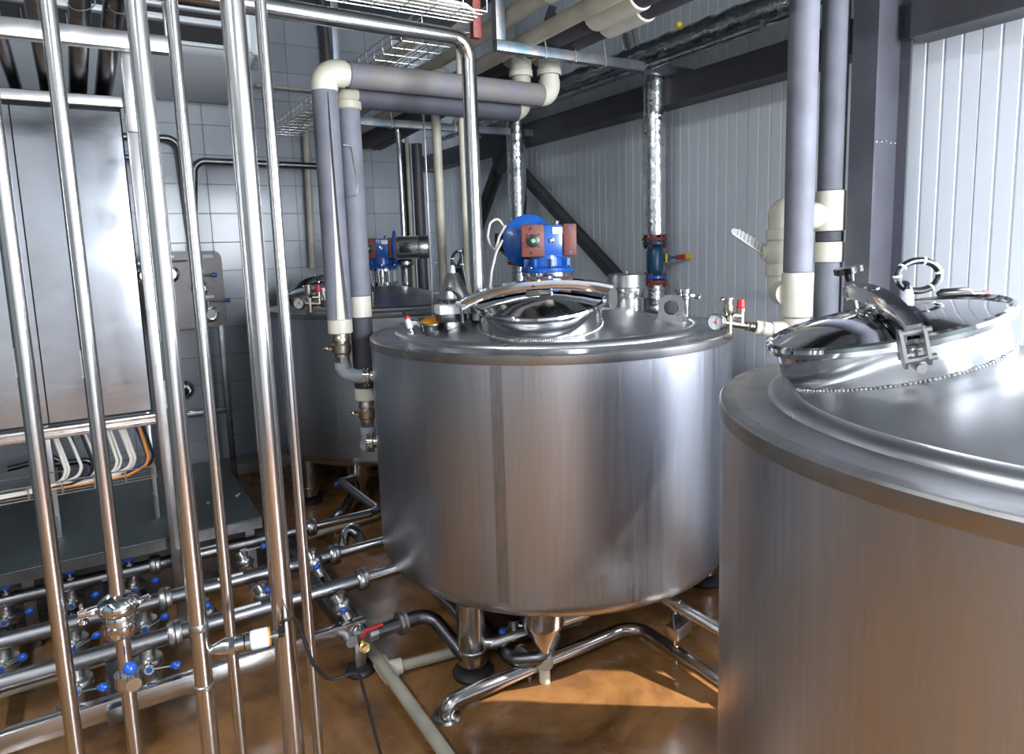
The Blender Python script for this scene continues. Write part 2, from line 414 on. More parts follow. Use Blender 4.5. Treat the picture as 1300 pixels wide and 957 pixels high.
# ================================================================== TANKS
def zl(r): return 1.2+(.6-r)*.235 if r < .6 else 1.197
RT = .75
def tank(name, label, cx, cy, man_az, man_r, arm_az, legs, seam_az=None, tilt=None, up=0):
    t = thing(name, label, 'tank', (cx, cy, 0), None)
    O = V((cx, cy, 0))
    # shell
    kr = .07
    pr = [(0, .215), (.2, .225), (.45, .243), (.62, .262)]
    for i in range(9):
        a = -PI/2*.86+PI/2*.86*i/8
        pr.append((RT-kr+kr*math.cos(a), .262+.075+kr*math.sin(a)))
    pr += [(RT, .6), (RT, 1.165)]
    sh = obj('shell', MB().lathe(pr, O, seg=128), 'tank', t)
    obj('rim_band', MB().lathe([(RT-.01, 1.160), (RT+.003, 1.160), (RT+.004, 1.163), (RT+.004, 1.190), (RT, 1.195), (RT-.01, 1.196)], O, seg=128), 'satin', t)
    # lid: flat ring, bead, cone
    pr = [(RT-.002, 1.195), (.70, 1.197), (.652, 1.199)]
    for i in range(9):
        a = PI*i/8; pr.append((.622+.030*math.cos(a), 1.198+.020*math.sin(a)+.003*i/8))
    pr += [(.585, 1.203), (.55, zl(.55)), (.4, zl(.4)), (.2, zl(.2)), (.05, zl(.05)), (0, zl(.04))]
    obj('lid', MB().lathe(pr, O, seg=128), 'tankdull', t, 30)
    if seam_az is not None:
        mb = MB()
        for s in (0,):
            n = 4; vs = []
            for z in (.336, .6, 1.158):
                for i in range(n+1):
                    a = R_(seam_az)+(i/n-.5)*.052; vs.append(O+V(((RT+.0012)*math.cos(a), (RT+.0012)*math.sin(a), z)))
            mb._add(vs, [(j*(n+1)+i, j*(n+1)+i+1, (j+1)*(n+1)+i+1, (j+1)*(n+1)+i) for j in range(2) for i in range(n)])
        obj('weld_strip', mb, 'seam', t)
    # legs
    for az in legs:
        p = O+pol(az, .685)
        lg = obj('leg', MB().cyl(p+V((0, 0, .05)), p+V((0, 0, .285)), .053, 32).lathe([(.054, .1), (.0565, .103), (.054, .107)], p, seg=32), 'pipe', t)
        obj('foot', MB().lathe([(0, 0), (.075, 0), (.075, .012), (.066, .022), (.05, .03), (.03, .034), (.03, .055), (0, .055)], p, seg=32), 'rubber', lg)
    # outlet cone
    oc = obj('outlet_cone', MB().lathe([(.075, .300), (.075, .232), (.071, .22), (.024, .13), (.022, .105), (0, .105)], O+pol(-128.3, .660), seg=40), 'pipe', t)
    # manhole
    c = O+pol(man_az, man_r); nrm = (V((0, 0, 1))+pol(man_az if tilt is None else tilt, .22)).normalized()
    base = V((c.x, c.y, zl(man_r)+up))
    nk = obj('manhole_neck', MB().lathe([(.232, -.07), (.232, .072), (.225, .072), (.225, -.07)], base, nrm, 80), 'polish', t)
    mb = MB(); nb = 170; X_ = nrm.orthogonal().normalized(); Y_ = nrm.cross(X_)
    for i in range(nb):
        a = 2*PI*i/nb; rr = .234
        # bead laid where the neck meets the sloped lid
        q = base+rr*(math.cos(a)*X_+math.sin(a)*Y_)
        q.z = zl((q-O).xy.length)+.001; mb.ball(q, .0045+.0008*math.sin(i*5.), 6)
    obj('weld_bead', mb, 'satin', nk)
    dome = [(0, .112), (.05, .1105), (.11, .104), (.17, .094), (.22, .083), (.238, .080)]
    ld = obj('manhole_cover', MB().lathe(dome+[(.238, .076), (0.2, .07), (0, .075)], base, nrm, 80), 'dome', t)
    obj('cover_rim', MB().lathe([(.236, .083), (.243, .088), (.250, .084), (.253, .076), (.250, .066), (.243, .062), (.233, .066), (.232, .078), (.236, .083)], base, nrm, 80), 'polish', ld)
    # grip on the cover
    e1 = (pol(arm_az)-nrm*pol(arm_az).dot(nrm)).normalized(); e2 = nrm.cross(e1)
    g0 = base+nrm*.104-e2*.03
    obj('grip', MB().tube([g0-e1*.05, g0-e1*.045+nrm*.012-e2*.008, g0+nrm*.014-e2*.012, g0+e1*.045+nrm*.012-e2*.008, g0+e1*.05], .0045, .01, 8), 'polish', ld)
    # clamp arm: arched channel across the cover
    hs = [(-.30, .078), (-.27, .094), (-.22, .112), (-.14, .130), (-.05, .140), (.05, .142), (.14, .136), (.22, .122), (.275, .108)]
    if up: hs = [(-.30, .128), (-.27, .135), (-.22, .141), (-.14, .146), (-.05, .149), (.05, .147), (.14, .14), (.22, .124), (.275, .106)]
    top = [base+e1*s+nrm*h for s, h in hs]
    mb = MB(); vs = []; wd = .018; th = .030
    for i, p in enumerate(top):
        tdir = (top[min(i+1, len(top)-1)]-top[max(i-1, 0)]).normalized(); up = e2.cross(tdir); up = up if up.dot(nrm) > 0 else -up
        for (a, b) in ((-wd, 0), (-wd*.8, th*.5), (wd*.8, th*.5), (wd, 0), (wd, -th), (wd*.8, -th), (wd*.75, -.002), (-wd*.75, -.002), (-wd*.8, -th), (-wd, -th)):
            vs.append(p+e2*a+up*b*.8)
    k = 10; n = len(top)
    fs = [(i*k+j, i*k+(j+1) % k, (i+1)*k+(j+1) % k, (i+1)*k+j) for i in range(n-1) for j in range(k)]+[tuple(range(k)), tuple((n-1)*k+j for j in range(k))]
    mb._add(vs, fs)
    mb.bolt(base+nrm*.154-e2*0, nrm, .009, .008).cyl(base+nrm*.10, base+nrm*.14, .008, 12)
    for s, h in ((-.02, .133),): mb.bolt(base+e1*s+nrm*h-e2*.015, -e2, .008, .004)
    ar = obj('clamp_arm', mb, 'polish', t, 40)
    mb = MB()
    for sd in (-1, 1):
        q = base+e1*.272+e2*sd*.020
        poly = [(-.014, .102), (-.006, .112), (.010, .112), (.018, .100), (.018, .05), (.008, .036), (-.006, .036), (-.014, .05)]
        mb.prism(poly, q-e2*.003, e1, nrm, .006)
    for h in (.103, .05): mb.cyl(base+e1*.274-e2*.028+nrm*h, base+e1*.274+e2*.028+nrm*h, .0065, 12)
    mb.cyl(base+e1*.225+nrm*.03, base+e1*.275+nrm*.03, .009, 12)
    obj('hinge_bracket', mb, 'satin', t)
    return t, O, base, nrm, e1, e2

def star_knob(o, nrm, parent, r=.024):
    mb = MB(); poly = []
    for i in range(48):
        a = 2*PI*i/48; rr = r*(1+.16*math.cos(6*a)); poly.append((rr*math.cos(a), rr*math.sin(a)))
    x = nrm.orthogonal().normalized(); y = nrm.cross(x)
    mb.prism(poly, o+nrm*.022, x, y, .016)
    mb.lathe([(0, 0), (.010, 0), (.013, .022), (0, .022)], o, nrm, 16)
    mb.lathe([(0, .04), (.014, .038), (.02, .036), (0, .036)], o, nrm, 16)
    return obj('star_knob', mb, 'black', parent, label='black star-shaped knob')

AX, AY = 1.635, 2.386
tA, OA, bA, nA, eA1, eA2 = tank('storage_tank', 'round brushed steel tank in the middle with blue gear motor on its lid', AX, AY, -130, .325, -33, (-29, -151, 90), -138)
BX, BY = 1.66, .463
tB, OB, bB, nB, eB1, eB2 = tank('storage_tank', 'large steel tank cut off by the right edge, nearest to the camera', BX, BY, 110, .415, -138, (30, 150, 270), None, tilt=138, up=.018)
CX, CY = 1.654, 4.395
tC, OC, bC, nC, eC1, eC2 = tank('storage_tank', 'steel tank at the back by the tiled wall, partly hidden', CX, CY, 165, .40, -60, (-160, -20, 90), None)
# free ends of the clamp arms: fork, spindle and knob
for (t, b, n, e1, e2, k) in ((tA, bA, nA, eA1, eA2, 'loop'), (tB, bB, nB, eB1, eB2, 'star'), (tC, bC, nC, eC1, eC2, 'loop')):
    q = b-e1*.295+n*(.125 if k == 'star' else .078)
    obj('clamp_spindle', MB().cyl(q-n*(.12 if k == 'star' else .075), q+n*.02, .007, 12).box(q, (.04, .036, .022), math.atan2(e1.y, e1.x), .003), 'satin', t)
    if k == 'star': star_knob(q+n*.03, n, t, .032)
    else:
        mb = MB().tube([q+n*.0+e2*.012, q+n*.03+e2*.02-e1*.01, q+n*.055+e2*.01-e1*.03, q+n*.06-e1*.05], .008, .02, 10)
        mb.ball(q+n*.0, .014)
        obj('clamp_handle', mb, 'black', t, label='black bent clamp handle')

# fittings on the middle tank's lid (they belong to the tank)
def on_lid(O, az, r): p = O+pol(az, r); p.z = zl(r); return p
p = at(796, 395, D=3.0); p.z = zl((p-OA).xy.length)-.01
mb = MB().lathe([(0, 0), (.075, 0), (.075, .06), (.088, .06), (.090, .063), (.090, .103), (.086, .107), (.0, .107)], p, seg=40)
pn = obj('filler_neck', mb, 'pipe', tA)
obj('neck_cap', MB().lathe([(.083, .107), (.083, .160), (.079, .164), (.0, .164)], p, seg=40).cyl(p+V((0, 0, .164)), p+V((0, 0, .176)), .006, 10), 'satin', pn)
p = at(868, 402, D=2.93); p.z = zl((p-OA).xy.length)-.01
mb = MB().lathe([(0, 0), (.030, 0), (.030, .10), (.038, .104), (.038, .114), (.031, .118), (.031, .128), (.038, .132), (.038, .146), (0, .146)], p, seg=24)
mb.box(p+V((.01, -.02, .112)), (.095, .022, .022), -.54, .002)
obj('spray_nozzle', mb, 'polish', tA)
obj('nozzle_pad', MB().lathe([(.07, 0), (.066, .012), (.03, .022), (0, .022)], p-V((0, 0, .002)), seg=32), 'tankdull', tA)
# lifting lug: plate with chamfered corners and a round eye
lc = at(852, 405, D=2.80); lc.z = zl((lc-OA).xy.length)-.01
ux = V((math.cos(YAW+.28), -math.sin(YAW+.28), 0)); n = 32; outer = []
W_, H_ = .052, .115
for i in range(n):
    a = 2*PI*(i+.5)/n; x, y = math.cos(a), math.sin(a); k = min(W_/max(abs(x), 1e-6), (H_/2)/max(abs(y), 1e-6)); X1, Y1 = x*k, y*k
    if Y1 > 0 and abs(X1)+Y1 > W_+H_/2-.028:
        s = (W_+H_/2-.028)/(abs(X1)+Y1); X1 *= s; Y1 *= s
    outer.append((X1, Y1+H_/2))
hole = [(.030*math.cos(2*PI*(i+.5)/n), .062+.030*math.sin(2*PI*(i+.5)/n)) for i in range(n)]
obj('lifting_lug', MB().plate_hole(outer, hole, lc, ux, (0, 0, 1), .008), 'satin', tA, 25)
mb = MB()
for i in range(14): mb.ball(lc+ux*(-.05+.0077*i)+V((0, 0, .006)), .004, 6)
obj('lug_weld', mb, 'satin', tA)
# low sight port with amber glass, left on the lid
sp = at(548, 405, D=2.72); sp.z = zl((sp-OA).xy.length)
so = obj('sight_port', MB().lathe([(0, -.01), (.044, -.01), (.048, .03), (.052, .034), (.050, .040), (.044, .038), (0, .03)], sp, (-.1, -.2, 1), 32), 'darksteel', tA)
obj('sight_glass', MB().lathe([(0, .054), (.024, .050), (.044, .038), (0, .036)], sp, (-.1, -.2, 1), 32), 'amber', so, label='orange amber glass')
# sensor pair with white cables at the left of the lid
sn = at(523, 408, D=2.70); sn.z = 1.205
dr = V((-.25, .1, 1)).normalized()
s1 = obj('level_probe', MB().lathe([(0, 0), (.014, 0), (.014, .012), (.011, .014), (.011, .03), (0, .03)], sn, dr, 20), 'polish', tA)
obj('probe_gland', MB().lathe([(0, .03), (.013, .03), (.013, .055), (.010, .06), (.010, .068), (0, .068)], sn, dr, 20), 'white', s1, label='white cable gland')
obj('probe_cap', MB().lathe([(0, .068), (.012, .068), (.012, .078), (0, .078)], sn, dr, 20), 'red', s1, label='dark red cap')
obj('probe_cable', MB().tube([sn+dr*.078, sn+dr*.10+V((-.006, 0, 0))], .007, 0, 8), 'black', s1)
mb = MB()
for k in range(3):
    o2 = V((.004*k, .006*k, -.006*k))
    mb.tube([sn+dr*.055+o2, sn+V((.02, 0, .05))+o2, sn+V((.05, .0, .02))+o2, sn+V((.09, .02, .012))+o2], .0028, .02, 6)
obj('probe_wire', mb, 'cablewhite', s1)

# outlets at the left side of the middle tank
def side_outlet(O, az, z, parent, r=.026):
    d = pol(az); p = O+d*(RT-.02); p.z = z
    o = obj('side_outlet', MB().cyl(p, p+d*.05, r, 24), 'pipe', parent)
    return p+d*.05, d
# sticker on the nearest tank
st = at(931, 539, D=1.8); a = math.atan2(st.y-OB.y, st.x-OB.x)
mb = MB(); vs = []
for z in (1.105, 1.135):
    for i in range(5):
        aa = a+(i/4-.5)*.035; vs.append(OB+V(((RT+.0055)*math.cos(aa), (RT+.0055)*math.sin(aa), z+.02)))
mb._add(vs, [(i, i+1, i+6, i+5) for i in range(4)])
obj('sticker', mb, 'paper', tB, label='small white sticker')

# ---- gear motors
def gear_motor(label, O, az, motor_az):
    """az: direction the bored face looks; motor_az: direction of the motor"""
    z0 = 1.42; t = thing('gear_motor', label, 'motor', (O.x, O.y, 1.33), 'gear motors on the tank lids')
    c = V((O.x, O.y, 0)); f = pol(az); s = V((-f.y, f.x, 0)); rz = math.atan2(s.y, s.x)
    ax = Matrix((s, -f, V((0, 0, 1)))).transposed()
    L = lambda u, v, z: c+s*u+f*v+V((0, 0, z))
    mb = MB().lathe([(0, zl(.12)), (.105, zl(.12)-.005), (.105, 1.338), (0, 1.338)], c, seg=48)
    for k in range(8): q = c+pol(45*k+10, .088); mb.cyl(q+V((0, 0, 1.338)), q+V((0, 0, 1.416)), .006, 10)
    mb.lathe([(.112, 1.414), (.112, 1.428), (0, 1.428)], c, seg=48).cyl(c+V((0, 0, 1.33)), c+V((0, 0, 1.42)), .03, 20)
    obj('stool', mb, 'polish', t)
    mb = MB().lathe([(0, 1.428), (.112, 1.428), (.114, 1.431), (.114, 1.444), (.110, 1.448), (.085, 1.45), (.078, 1.456), (.074, 1.50), (0, 1.50)], c, seg=48)
    for k in range(8): mb.box(c+pol(45*k+22, .083)+V((0, 0, 1.468)), (.035, .008, .035), R_(45*k+22))
    fl = obj('mounting_flange', mb, 'blue', t)
    mb = MB()
    for k in range(6): mb.bolt(c+pol(60*k+10, .098)+V((0, 0, 1.447)), (0, 0, 1), .008, .009)
    obj('flange_bolt', mb, 'polish', fl)
    mb = MB().box(L(0, 0, 1.56), (.20, .12, .125), bev=.008, ax=ax)
    mb.box(L(0, 0, 1.56), (.16, .142, .135), bev=.006, ax=ax).box(L(.0, 0, 1.56), (.225, .05, .05), bev=.004, ax=ax)
    gb = obj('gearbox', mb, 'blue', t)
    def plate(u0, u1, v, nm):
        cu = (u0+u1)/2
        mb = MB().box(L(cu, v, 1.563), (u1-u0, .014, .135), bev=.005, ax=ax)
        return obj(nm, mb, 'brown', t, label='rust-brown face plate')
    fp = plate(-.115, -.018, .076, 'face_plate')
    mb = MB()
    u = -.066
    mb.lathe([(0, .0), (.027, 0), (.027, .006), (.020, .008), (0, .008)], L(u, .083, 1.563), f, 32)
    for a in (45, 135, 225, 315): mb.lathe([(0, 0), (.004, 0), (.004, .0015), (0, .0015)], L(u+.036*math.cos(R_(a)), .083, 1.563+.036*math.sin(R_(a))), f, 10)
    for zz in (-.05, .05): mb.lathe([(0, 0), (.0065, 0), (.0065, .0015), (0, .0015)], L(u-.01, .083, 1.563+zz), f, 12)
    obj('shaft_bore', mb, 'black', fp)
    obj('bore_cap', MB().lathe([(0, 0), (.009, 0), (.009, .004), (0, .005)], L(u, .091, 1.563), f, 16), 'green', fp, label='small green cap')
    f2 = plate(.062, .118, .076, 'face_plate')
    mb = MB()
    for zz in (-.05, .05): mb.lathe([(0, 0), (.007, 0), (.007, .002), (0, .002)], L(.09, .083, 1.563+zz), f, 12)
    obj('plate_bolt', mb, 'blue', f2)
    mb = MB().lathe([(0, 0), (.011, 0), (.011, .006), (.006, .007), (.006, .003), (0, .003)], L(.012, .071, 1.563), f, 20)
    obj('oil_plug', mb, 'polish', gb)
    mb = MB().lathe([(0, 0), (.012, 0), (.012, .008), (.016, .008), (.016, .018), (0, .02)], L(.04, .0, 1.627), (0, 0, 1), 6)
    obj('breather_plug', mb, 'polish', gb)
    obj('name_plate', MB().box(L(.042, .0725, 1.603), (.048, .002, .028), ax=ax), 'paper', gb, label='small white rating plate')
    m = pol(motor_az); mc = L(0, 0, 1.563)
    if motor_az-az > 120 or az-motor_az > 120: mc = L(-.05, 0, 1.563)
    obj('motor_flange', MB().lathe([(.05, .06), (.085, .082), (.115, .088), (.118, .091), (.118, .103), (.114, .106), (.09, .108), (0, .108)], mc, m, 48), 'blue', t)
    mb = MB().lathe([(0, .1), (.066, .1), (.066, .26), (0, .26)], mc, m, 40)
    xx = V((0, 0, 1)); yy = m.cross(xx)
    for k in range(28):
        a = 2*PI*k/28; d = math.cos(a)*xx+math.sin(a)*yy; tt = math.cos(a)*yy-math.sin(a)*xx
        axm = Matrix((d, tt, m)).transposed(); mb.box(mc+m*.185+d*.070, (.016, .0035, .14), ax=axm)
    mt = obj('motor_housing', mb, 'satin', t)
    obj('fan_cowl', MB().lathe([(.076, .258), (.079, .262), (.079, .312), (.072, .325), (.05, .328), (0, .328)], mc, m, 40), 'satin', mt)
    side = m.cross(V((0, 0, 1)))
    tb = obj('terminal_box', MB().box(mc+m*.17-side*(.09 if motor_az > 0 else -.09)+V((0, 0, .0)), (.05, .08, .07), math.atan2(m.y, m.x)+PI/2, .006), 'black', t)
    return t, mc, m
gA, mcA, mA = gear_motor('blue gear motor with rust-brown plates on the lid of the middle tank', OA+pol(56, .06), -118, 75)
gC, mcC, mC = gear_motor('blue gear motor with grey finned motor on the tank at the back', OC, -118, -25)
# its white cables loop at the left
p0 = at(640, 288, D=3.0); p1 = at(622, 283, D=3.0); p2 = at(619, 300, D=3.0); p3 = at(630, 320, D=2.98); p4 = at(634, 300, D=2.95); p5 = at(642, 286, D=2.95)
tag(obj('power_cable', MB().tube([p0, at(632, 276, D=3), p1, p2, at(622, 310, D=3), p3, at(629, 318, D=2.95), p4, p5], .0055, .03, 10), 'cablewhite'), 'white cable looping beside the left of the blue gear motor', 'cable')
tag(obj('power_cable', MB().tube([at(638, 305, D=2.95), at(630, 320, D=2.93), at(624, 345, D=2.90), V((at(620, 372, D=2.8).x, at(620, 372, D=2.8).y, 1.315))], .0055, .03, 10), 'cablewhite'), 'white cable running down from the gear motor to the tank lid', 'cable')

# ---- sight lamps (steel cones) with black cables
def sight_lamp(label, base, r0=.055, h=.11, lean=(0, 0, 1), raise_=0):
    t = thing('inspection_lamp', label, 'lamp', base, 'inspection lamps on tank lids')
    d = V(lean).normalized()
    sk = obj('lamp_base', MB().lathe([(0, -.012), (r0*.7, -.012), (r0*.7, raise_+.03), (r0*1.02, raise_+.033), (r0*1.02, raise_+.042), (0, raise_+.042)], base, d, 32), 'darksteel', t)
    base = base+d*raise_
    mb = MB().lathe([(r0, .042), (r0, .05), (.028, .042+h), (.024, .046+h), (0, .046+h)], base, d, 40)
    obj('lamp_cone', mb, 'satin', t)
    obj('cable_gland', MB().lathe([(0, 0), (.012, 0), (.012, .012), (.010, .014), (.010, .028), (.006, .034), (0, .034)], base+d*(.046+h), d, 12), 'white', t, label='white cable gland')
    e = base+d*(.046+h+.03)
    return t, e, d
lb = at(577, 400, D=2.92); lb.z = zl((lb-OA).xy.length)+.012
tl, e, d = sight_lamp('steel cone lamp with black cable on the middle tank, left of its manhole', lb, .070, .105, raise_=.030)
rx = R0
mb = MB().tube([e, e+V((0, 0, .03)), e+rx*.01+V((0, 0, .055)), e+rx*.035+V((0, 0, .065)), e+rx*.042+V((0, 0, .04)), e+rx*.042+V((0, 0, -.0)), e+rx*.05+V((0, 0, -.05)), e+rx*.055+V((0, 0, -.09))], .007, .03, 10)
mb.tube([e+V((0, 0, .02)), e+rx*.012+V((0, 0, -.0)), e+rx*.03+V((0, 0, -.012)), e+rx*.038+V((0, 0, .02))], .006, .02, 10)
obj('cable', mb, 'black', tl, label='black looped cable')
mb = MB()
for q in (e+V((0, 0, .03)), e+rx*.042+V((0, 0, .005)), e+rx*.034+V((0, 0, .062))): mb.lathe([(.009, -.002), (.0105, 0), (.009, .002)], q, (0, 0, 1), 12)
obj('cable_tie', mb, 'white', tl)
# tank B's lamp, behind the manhole
lb = at(1152, 400, D=1.62); rr = (lb-OB).xy.length; lb.z = zl(rr)+.012
tl, e, d = sight_lamp('steel cone lamp with black ring of cable on the nearest tank, behind its manhole', lb, .045, .075)
cc = at(1166, 350, D=1.62)
mb = MB(); pts = [cc+(rx*math.cos(a)*.050+V((0, 0, 1))*math.sin(a)*.036) for a in [2*PI*i/28 for i in range(29)]]
mb.tube(pts, .0085, 0, 10).tube([e, e+V((0, 0, .02)), pts[16]], .0055, .01, 8)
obj('cable', mb, 'black', tl, label='black looped cable')
mb = MB()
for k in (1, 6, 11, 14, 19, 24):
    mb.lathe([(.0092, -.003), (.0105, -.0015), (.0105, .0015), (.0092, .003)], pts[k], (pts[k+1]-pts[k]), 10)
obj('cable_tie', mb, 'white', tl)
# black handle and small red tipped fitting behind the nearest manhole
hp = at(1215, 373, D=1.95)
t_ = thing('lever_handle', 'black rubber grip lying behind the nearest manhole, with red tip', 'handle', (hp.x, hp.y, zl((hp-OB).xy.length)))
tip = hp+rx*.075
obj('grip', MB().tube([hp-rx*.055, hp-rx*.045+V((0, 0, .004)), hp+rx*.03+V((0, 0, .006)), hp+rx*.04], .012, .0, 14, rr=[.008, .012, .013, .009]), 'black', t_)
obj('spindle', MB().cyl(hp+rx*.035, tip, .007, 12).cyl(tip-rx*.01, V((tip.x-rx.x*.01, tip.y-rx.y*.01, zl((tip-OB).xy.length)-.01)), .006, 10), 'polish', t_)
obj('tip', MB().cyl(tip, tip+rx*.014, .008, 12), 'red', t_, label='red tip')

# switch box on a bracket
sb = at(573, 412, D=2.66); sb.z = zl((sb-OA).xy.length)
t_ = thing('switch_box', 'small white and black switch box on the rim of the middle tank', 'box', sb)
rzb = -YAW+.35
obj('bracket', MB().box(sb+V((0, 0, .012)), (.05, .06, .03), rzb, .002), 'satin', t_)
bb = obj('box_base', MB().box(sb+V((0, 0, .045)), (.104, .085, .036), rzb, .004), 'black', t_, label='black lower half')
cv = obj('box_cover', MB().box(sb+V((0, 0, .076)), (.112, .092, .038), rzb, .006), 'white', t_, label='white cover')
obj('selector_knob', MB().lathe([(0, .094), (.017, .094), (.015, .100), (0, .100)], sb, seg=24).box(sb+V((0, 0, .103)), (.026, .007, .008), rzb+.4, .002), 'darksteel', cv)
gx = V((math.cos(rzb), math.sin(rzb), 0)); gq = sb+V((0, 0, .045))+gx*.052
obj('gland', MB().lathe([(0, 0), (.012, 0), (.012, .012), (.009, .016), (.009, .026), (0, .026)], gq, gx, 10), 'white', bb, label='white cable gland')
for k in range(2):
    q = gq+gx*.026
    e0 = bA-eA1*.2-nA*0.0
    obj('cable', MB().tube([q+V((0, 0, .003*k)), q+gx*.03+V((0, 0, -.008+.012*k)), q+gx*.055+V((0, .0, -.018+.006*k)), q+gx*.06+V((0, .03, .0))], .003, .015, 6), 'cablewhite', t_)

# ================================================================== VERTICAL STEEL TUBES IN FRONT
vt = {}
def vtube(key, px, py, Y, r, z0, z1, label):
    p = at(px, py, Y=Y)
    vt[key] = p
    return p
# group of tubes in the plane Y = 1.65, standing on the floor
tubes = [('A', 37, 500, .0115), ('B', 119, 500, .0155), ('C', 222, 500, .0195), ('D', 264, 500, .0135), ('E', 336, 500, .0255), ('F', 369, 500, .0135)]
labs = {'A': 'thin vertical steel tube, leftmost in the foreground', 'B': 'vertical steel tube second from the left, with a clamped joint near its foot',
        'C': 'vertical steel tube third from the left, carrying a sensor near its foot', 'D': 'thin vertical steel tube between the sensor tube and the thickest tube',
        'E': 'thickest of the vertical steel tubes in the foreground', 'F': 'thin vertical steel tube just right of the thickest one'}
PT = {}
for k, px, py, r in tubes:
    yy = {'A': 1.70, 'B': 1.70, 'C': 1.60, 'D': 1.70, 'E': 1.62, 'F': 1.70}[k]
    if k == 'A': r = .0165
    p = at(px, py, Y=yy); PT[k] = (p.x, p.y, r)
    t = thing('steel_tube', labs[k], 'pipe', (p.x, p.y, 0), 'vertical steel tubes')
    x, y = p.x, p.y
    if k == 'B':
        zj = at(148, 772, Y=yy).z
        obj('tube', MB().cyl((x, y, .02), (x, y, zj-.03), r, 24), 'pipe', t)
        obj('tube', MB().cyl((x, y, zj+.03), (x, y, ZC), r, 24), 'pipe', t)
        f = obj('tri_clamp', MB().lathe([(r, zj+.035), (.030, zj+.028), (.040, zj+.020), (.043, zj+.012), (.043, zj+.0), (.040, zj-.006), (.030, zj-.01), (0, zj-.012)], (x, y, 0), seg=40), 'polish', t)
        mb = MB().box((x-.062, y, zj+.006), (.035, .014, .016), 0, .003).box((x-.05, y-.0, zj+.012), (.03, .02, .006), .2, .002).cyl((x-.070, y, zj-.018), (x-.070, y, zj+.030), .004, 10)
        mb.lathe([(.005, 0), (.011, .002), (.011, .010), (.005, .012)], (x-.070, y, zj-.016), seg=12)
        obj('clamp_tab', MB().box((x+.05, y-.012, zj+.010), (.03, .016, .012), .5, .003), 'polish', f)
        obj('wing_nut', mb, 'polish', f)
        obj('union_nut', MB().lathe([(0, zj-.012), (.032, zj-.012), (.034, zj-.018), (.034, zj-.030), (.031, zj-.033), (.034, zj-.036), (.034, zj-.058), (.030, zj-.064), (r, zj-.070)], (x, y, 0), seg=32), 'polish', t)
        zb = at(163, 858, Y=yy).z
        vb = obj('drain_valve', MB().cyl((x, y-.0, zb-.02), (x, y, zb+.01), .026, 24).cyl((x+.012, y-.02, zb), (x+.012, y-.045, zb), .016, 20), 'polish', t)
        kp = at(165, 848, Y=yy-.06)
        obj('valve_lever', MB().cyl((x+.012, y-.035, zb), kp, .0035, 10), 'polish', vb)
        obj('valve_knob', MB().ball(kp, .0145, 20), 'knob', vb, label='blue ball knob')
    elif k == 'C':
        zs = at(262, 826, Y=yy).z
        obj('tube', MB().tube([(x, y, ZC), (x, y, .02)], r, 0, 24), 'pipe', t)
        mb = MB().lathe([(r-.006, -.0), (.010, .022), (.011, .026), (.019, .048), (.020, .062), (0, .062)], (x, y, zs), (1, -.20, .03), 28)
        s = obj('sensor_socket', mb, 'pipe', t)
        obj('tube_collar', MB().lathe([(r, zs+.055), (r+.0015, zs+.058), (r+.0015, zs+.070), (r, zs+.073)], (x, y, 0), seg=24).lathe([(r, zs-.085), (r+.002, zs-.083), (r+.002, zs-.077), (r, zs-.075)], (x, y, 0), seg=24), 'satin', t)
        SX = (x, y, zs)
    else:
        obj('tube', MB().cyl((x, y, .02), (x, y, ZC), r, 28), 'pipe', t)
    obj('base_flange', MB().lathe([(0, 0), (r+.03, 0), (r+.03, .01), (r+.006, .014), (r+.006, .03), (0, .03)], (x, y, 0), seg=32), 'satin', t)
    # white printed strips on the tubes
    if k in 'ABC':
        zz = {'A': (26, 460), 'B': (106, 462), 'C': (211, 500)}[k]
        q = at(zz[0], zz[1], Y=yy); ang = math.atan2(-1, -.9)
        mb = MB(); vs = []
        for z in (q.z-.03, q.z+.03):
            for i in range(3): aa = PI+.25+(i-1)*.22; vs.append(V((x+(r+.001)*math.cos(aa), y+(r+.001)*math.sin(aa), z)))
        mb._add(vs, [(0, 1, 4, 3), (1, 2, 5, 4)])
        obj('printed_label', mb, 'paper', t, label='narrow white label')
# sensor screwed into tube C
x, y, zs = SX; ax = V((1, -.20, .03)).normalized(); q = V((x, y, zs)); K = .70
def sc_(pr): return [(a*.95, b*K) for a, b in pr]
t = thing('process_sensor', 'white and steel sensor screwed sideways into the third vertical tube', 'sensor', q+ax*.06)
obj('hex_nut', MB().lathe(sc_([(0, .085), (.024, .085), (.024, .102), (0, .102)]), q, ax, 6), 'polish', t)
pr = [(0, .102), (.017, .102)]
for i in range(5): pr += [(.017, .104+.006*i), (.021, .105+.006*i), (.021, .107+.006*i), (.017, .108+.006*i)]
pr += [(.022, .135), (.022, .150), (.018, .152), (0, .152)]
obj('cooling_fins', MB().lathe(sc_(pr), q, ax, 28), 'polish', t)
obj('sensor_body', MB().lathe(sc_([(0, .152), (.021, .152), (.023, .156), (.023, .204), (.021, .208), (0, .208)]), q, ax, 28), 'white', t, label='white plastic body')
obj('seal_ring', MB().lathe(sc_([(0, .2085), (.0225, .2085), (.0225, .213), (0, .213)]), q, ax, 28), 'cableorange', t, label='orange seal ring')
obj('connector', MB().lathe(sc_([(0, .213), (.009, .213), (.009, .224), (.012, .225), (.012, .238), (0, .238)]), q, ax, 12), 'polish', t)
pk = q+ax*.174
obj('plug', MB().cyl(q+ax*.165, pk+ax*.006, .009, 16).cyl(pk, pk+V((0, -.005, .030)), .008, 16, .002), 'black', t, label='dark angled plug')
ex, ey, er = PT['E']
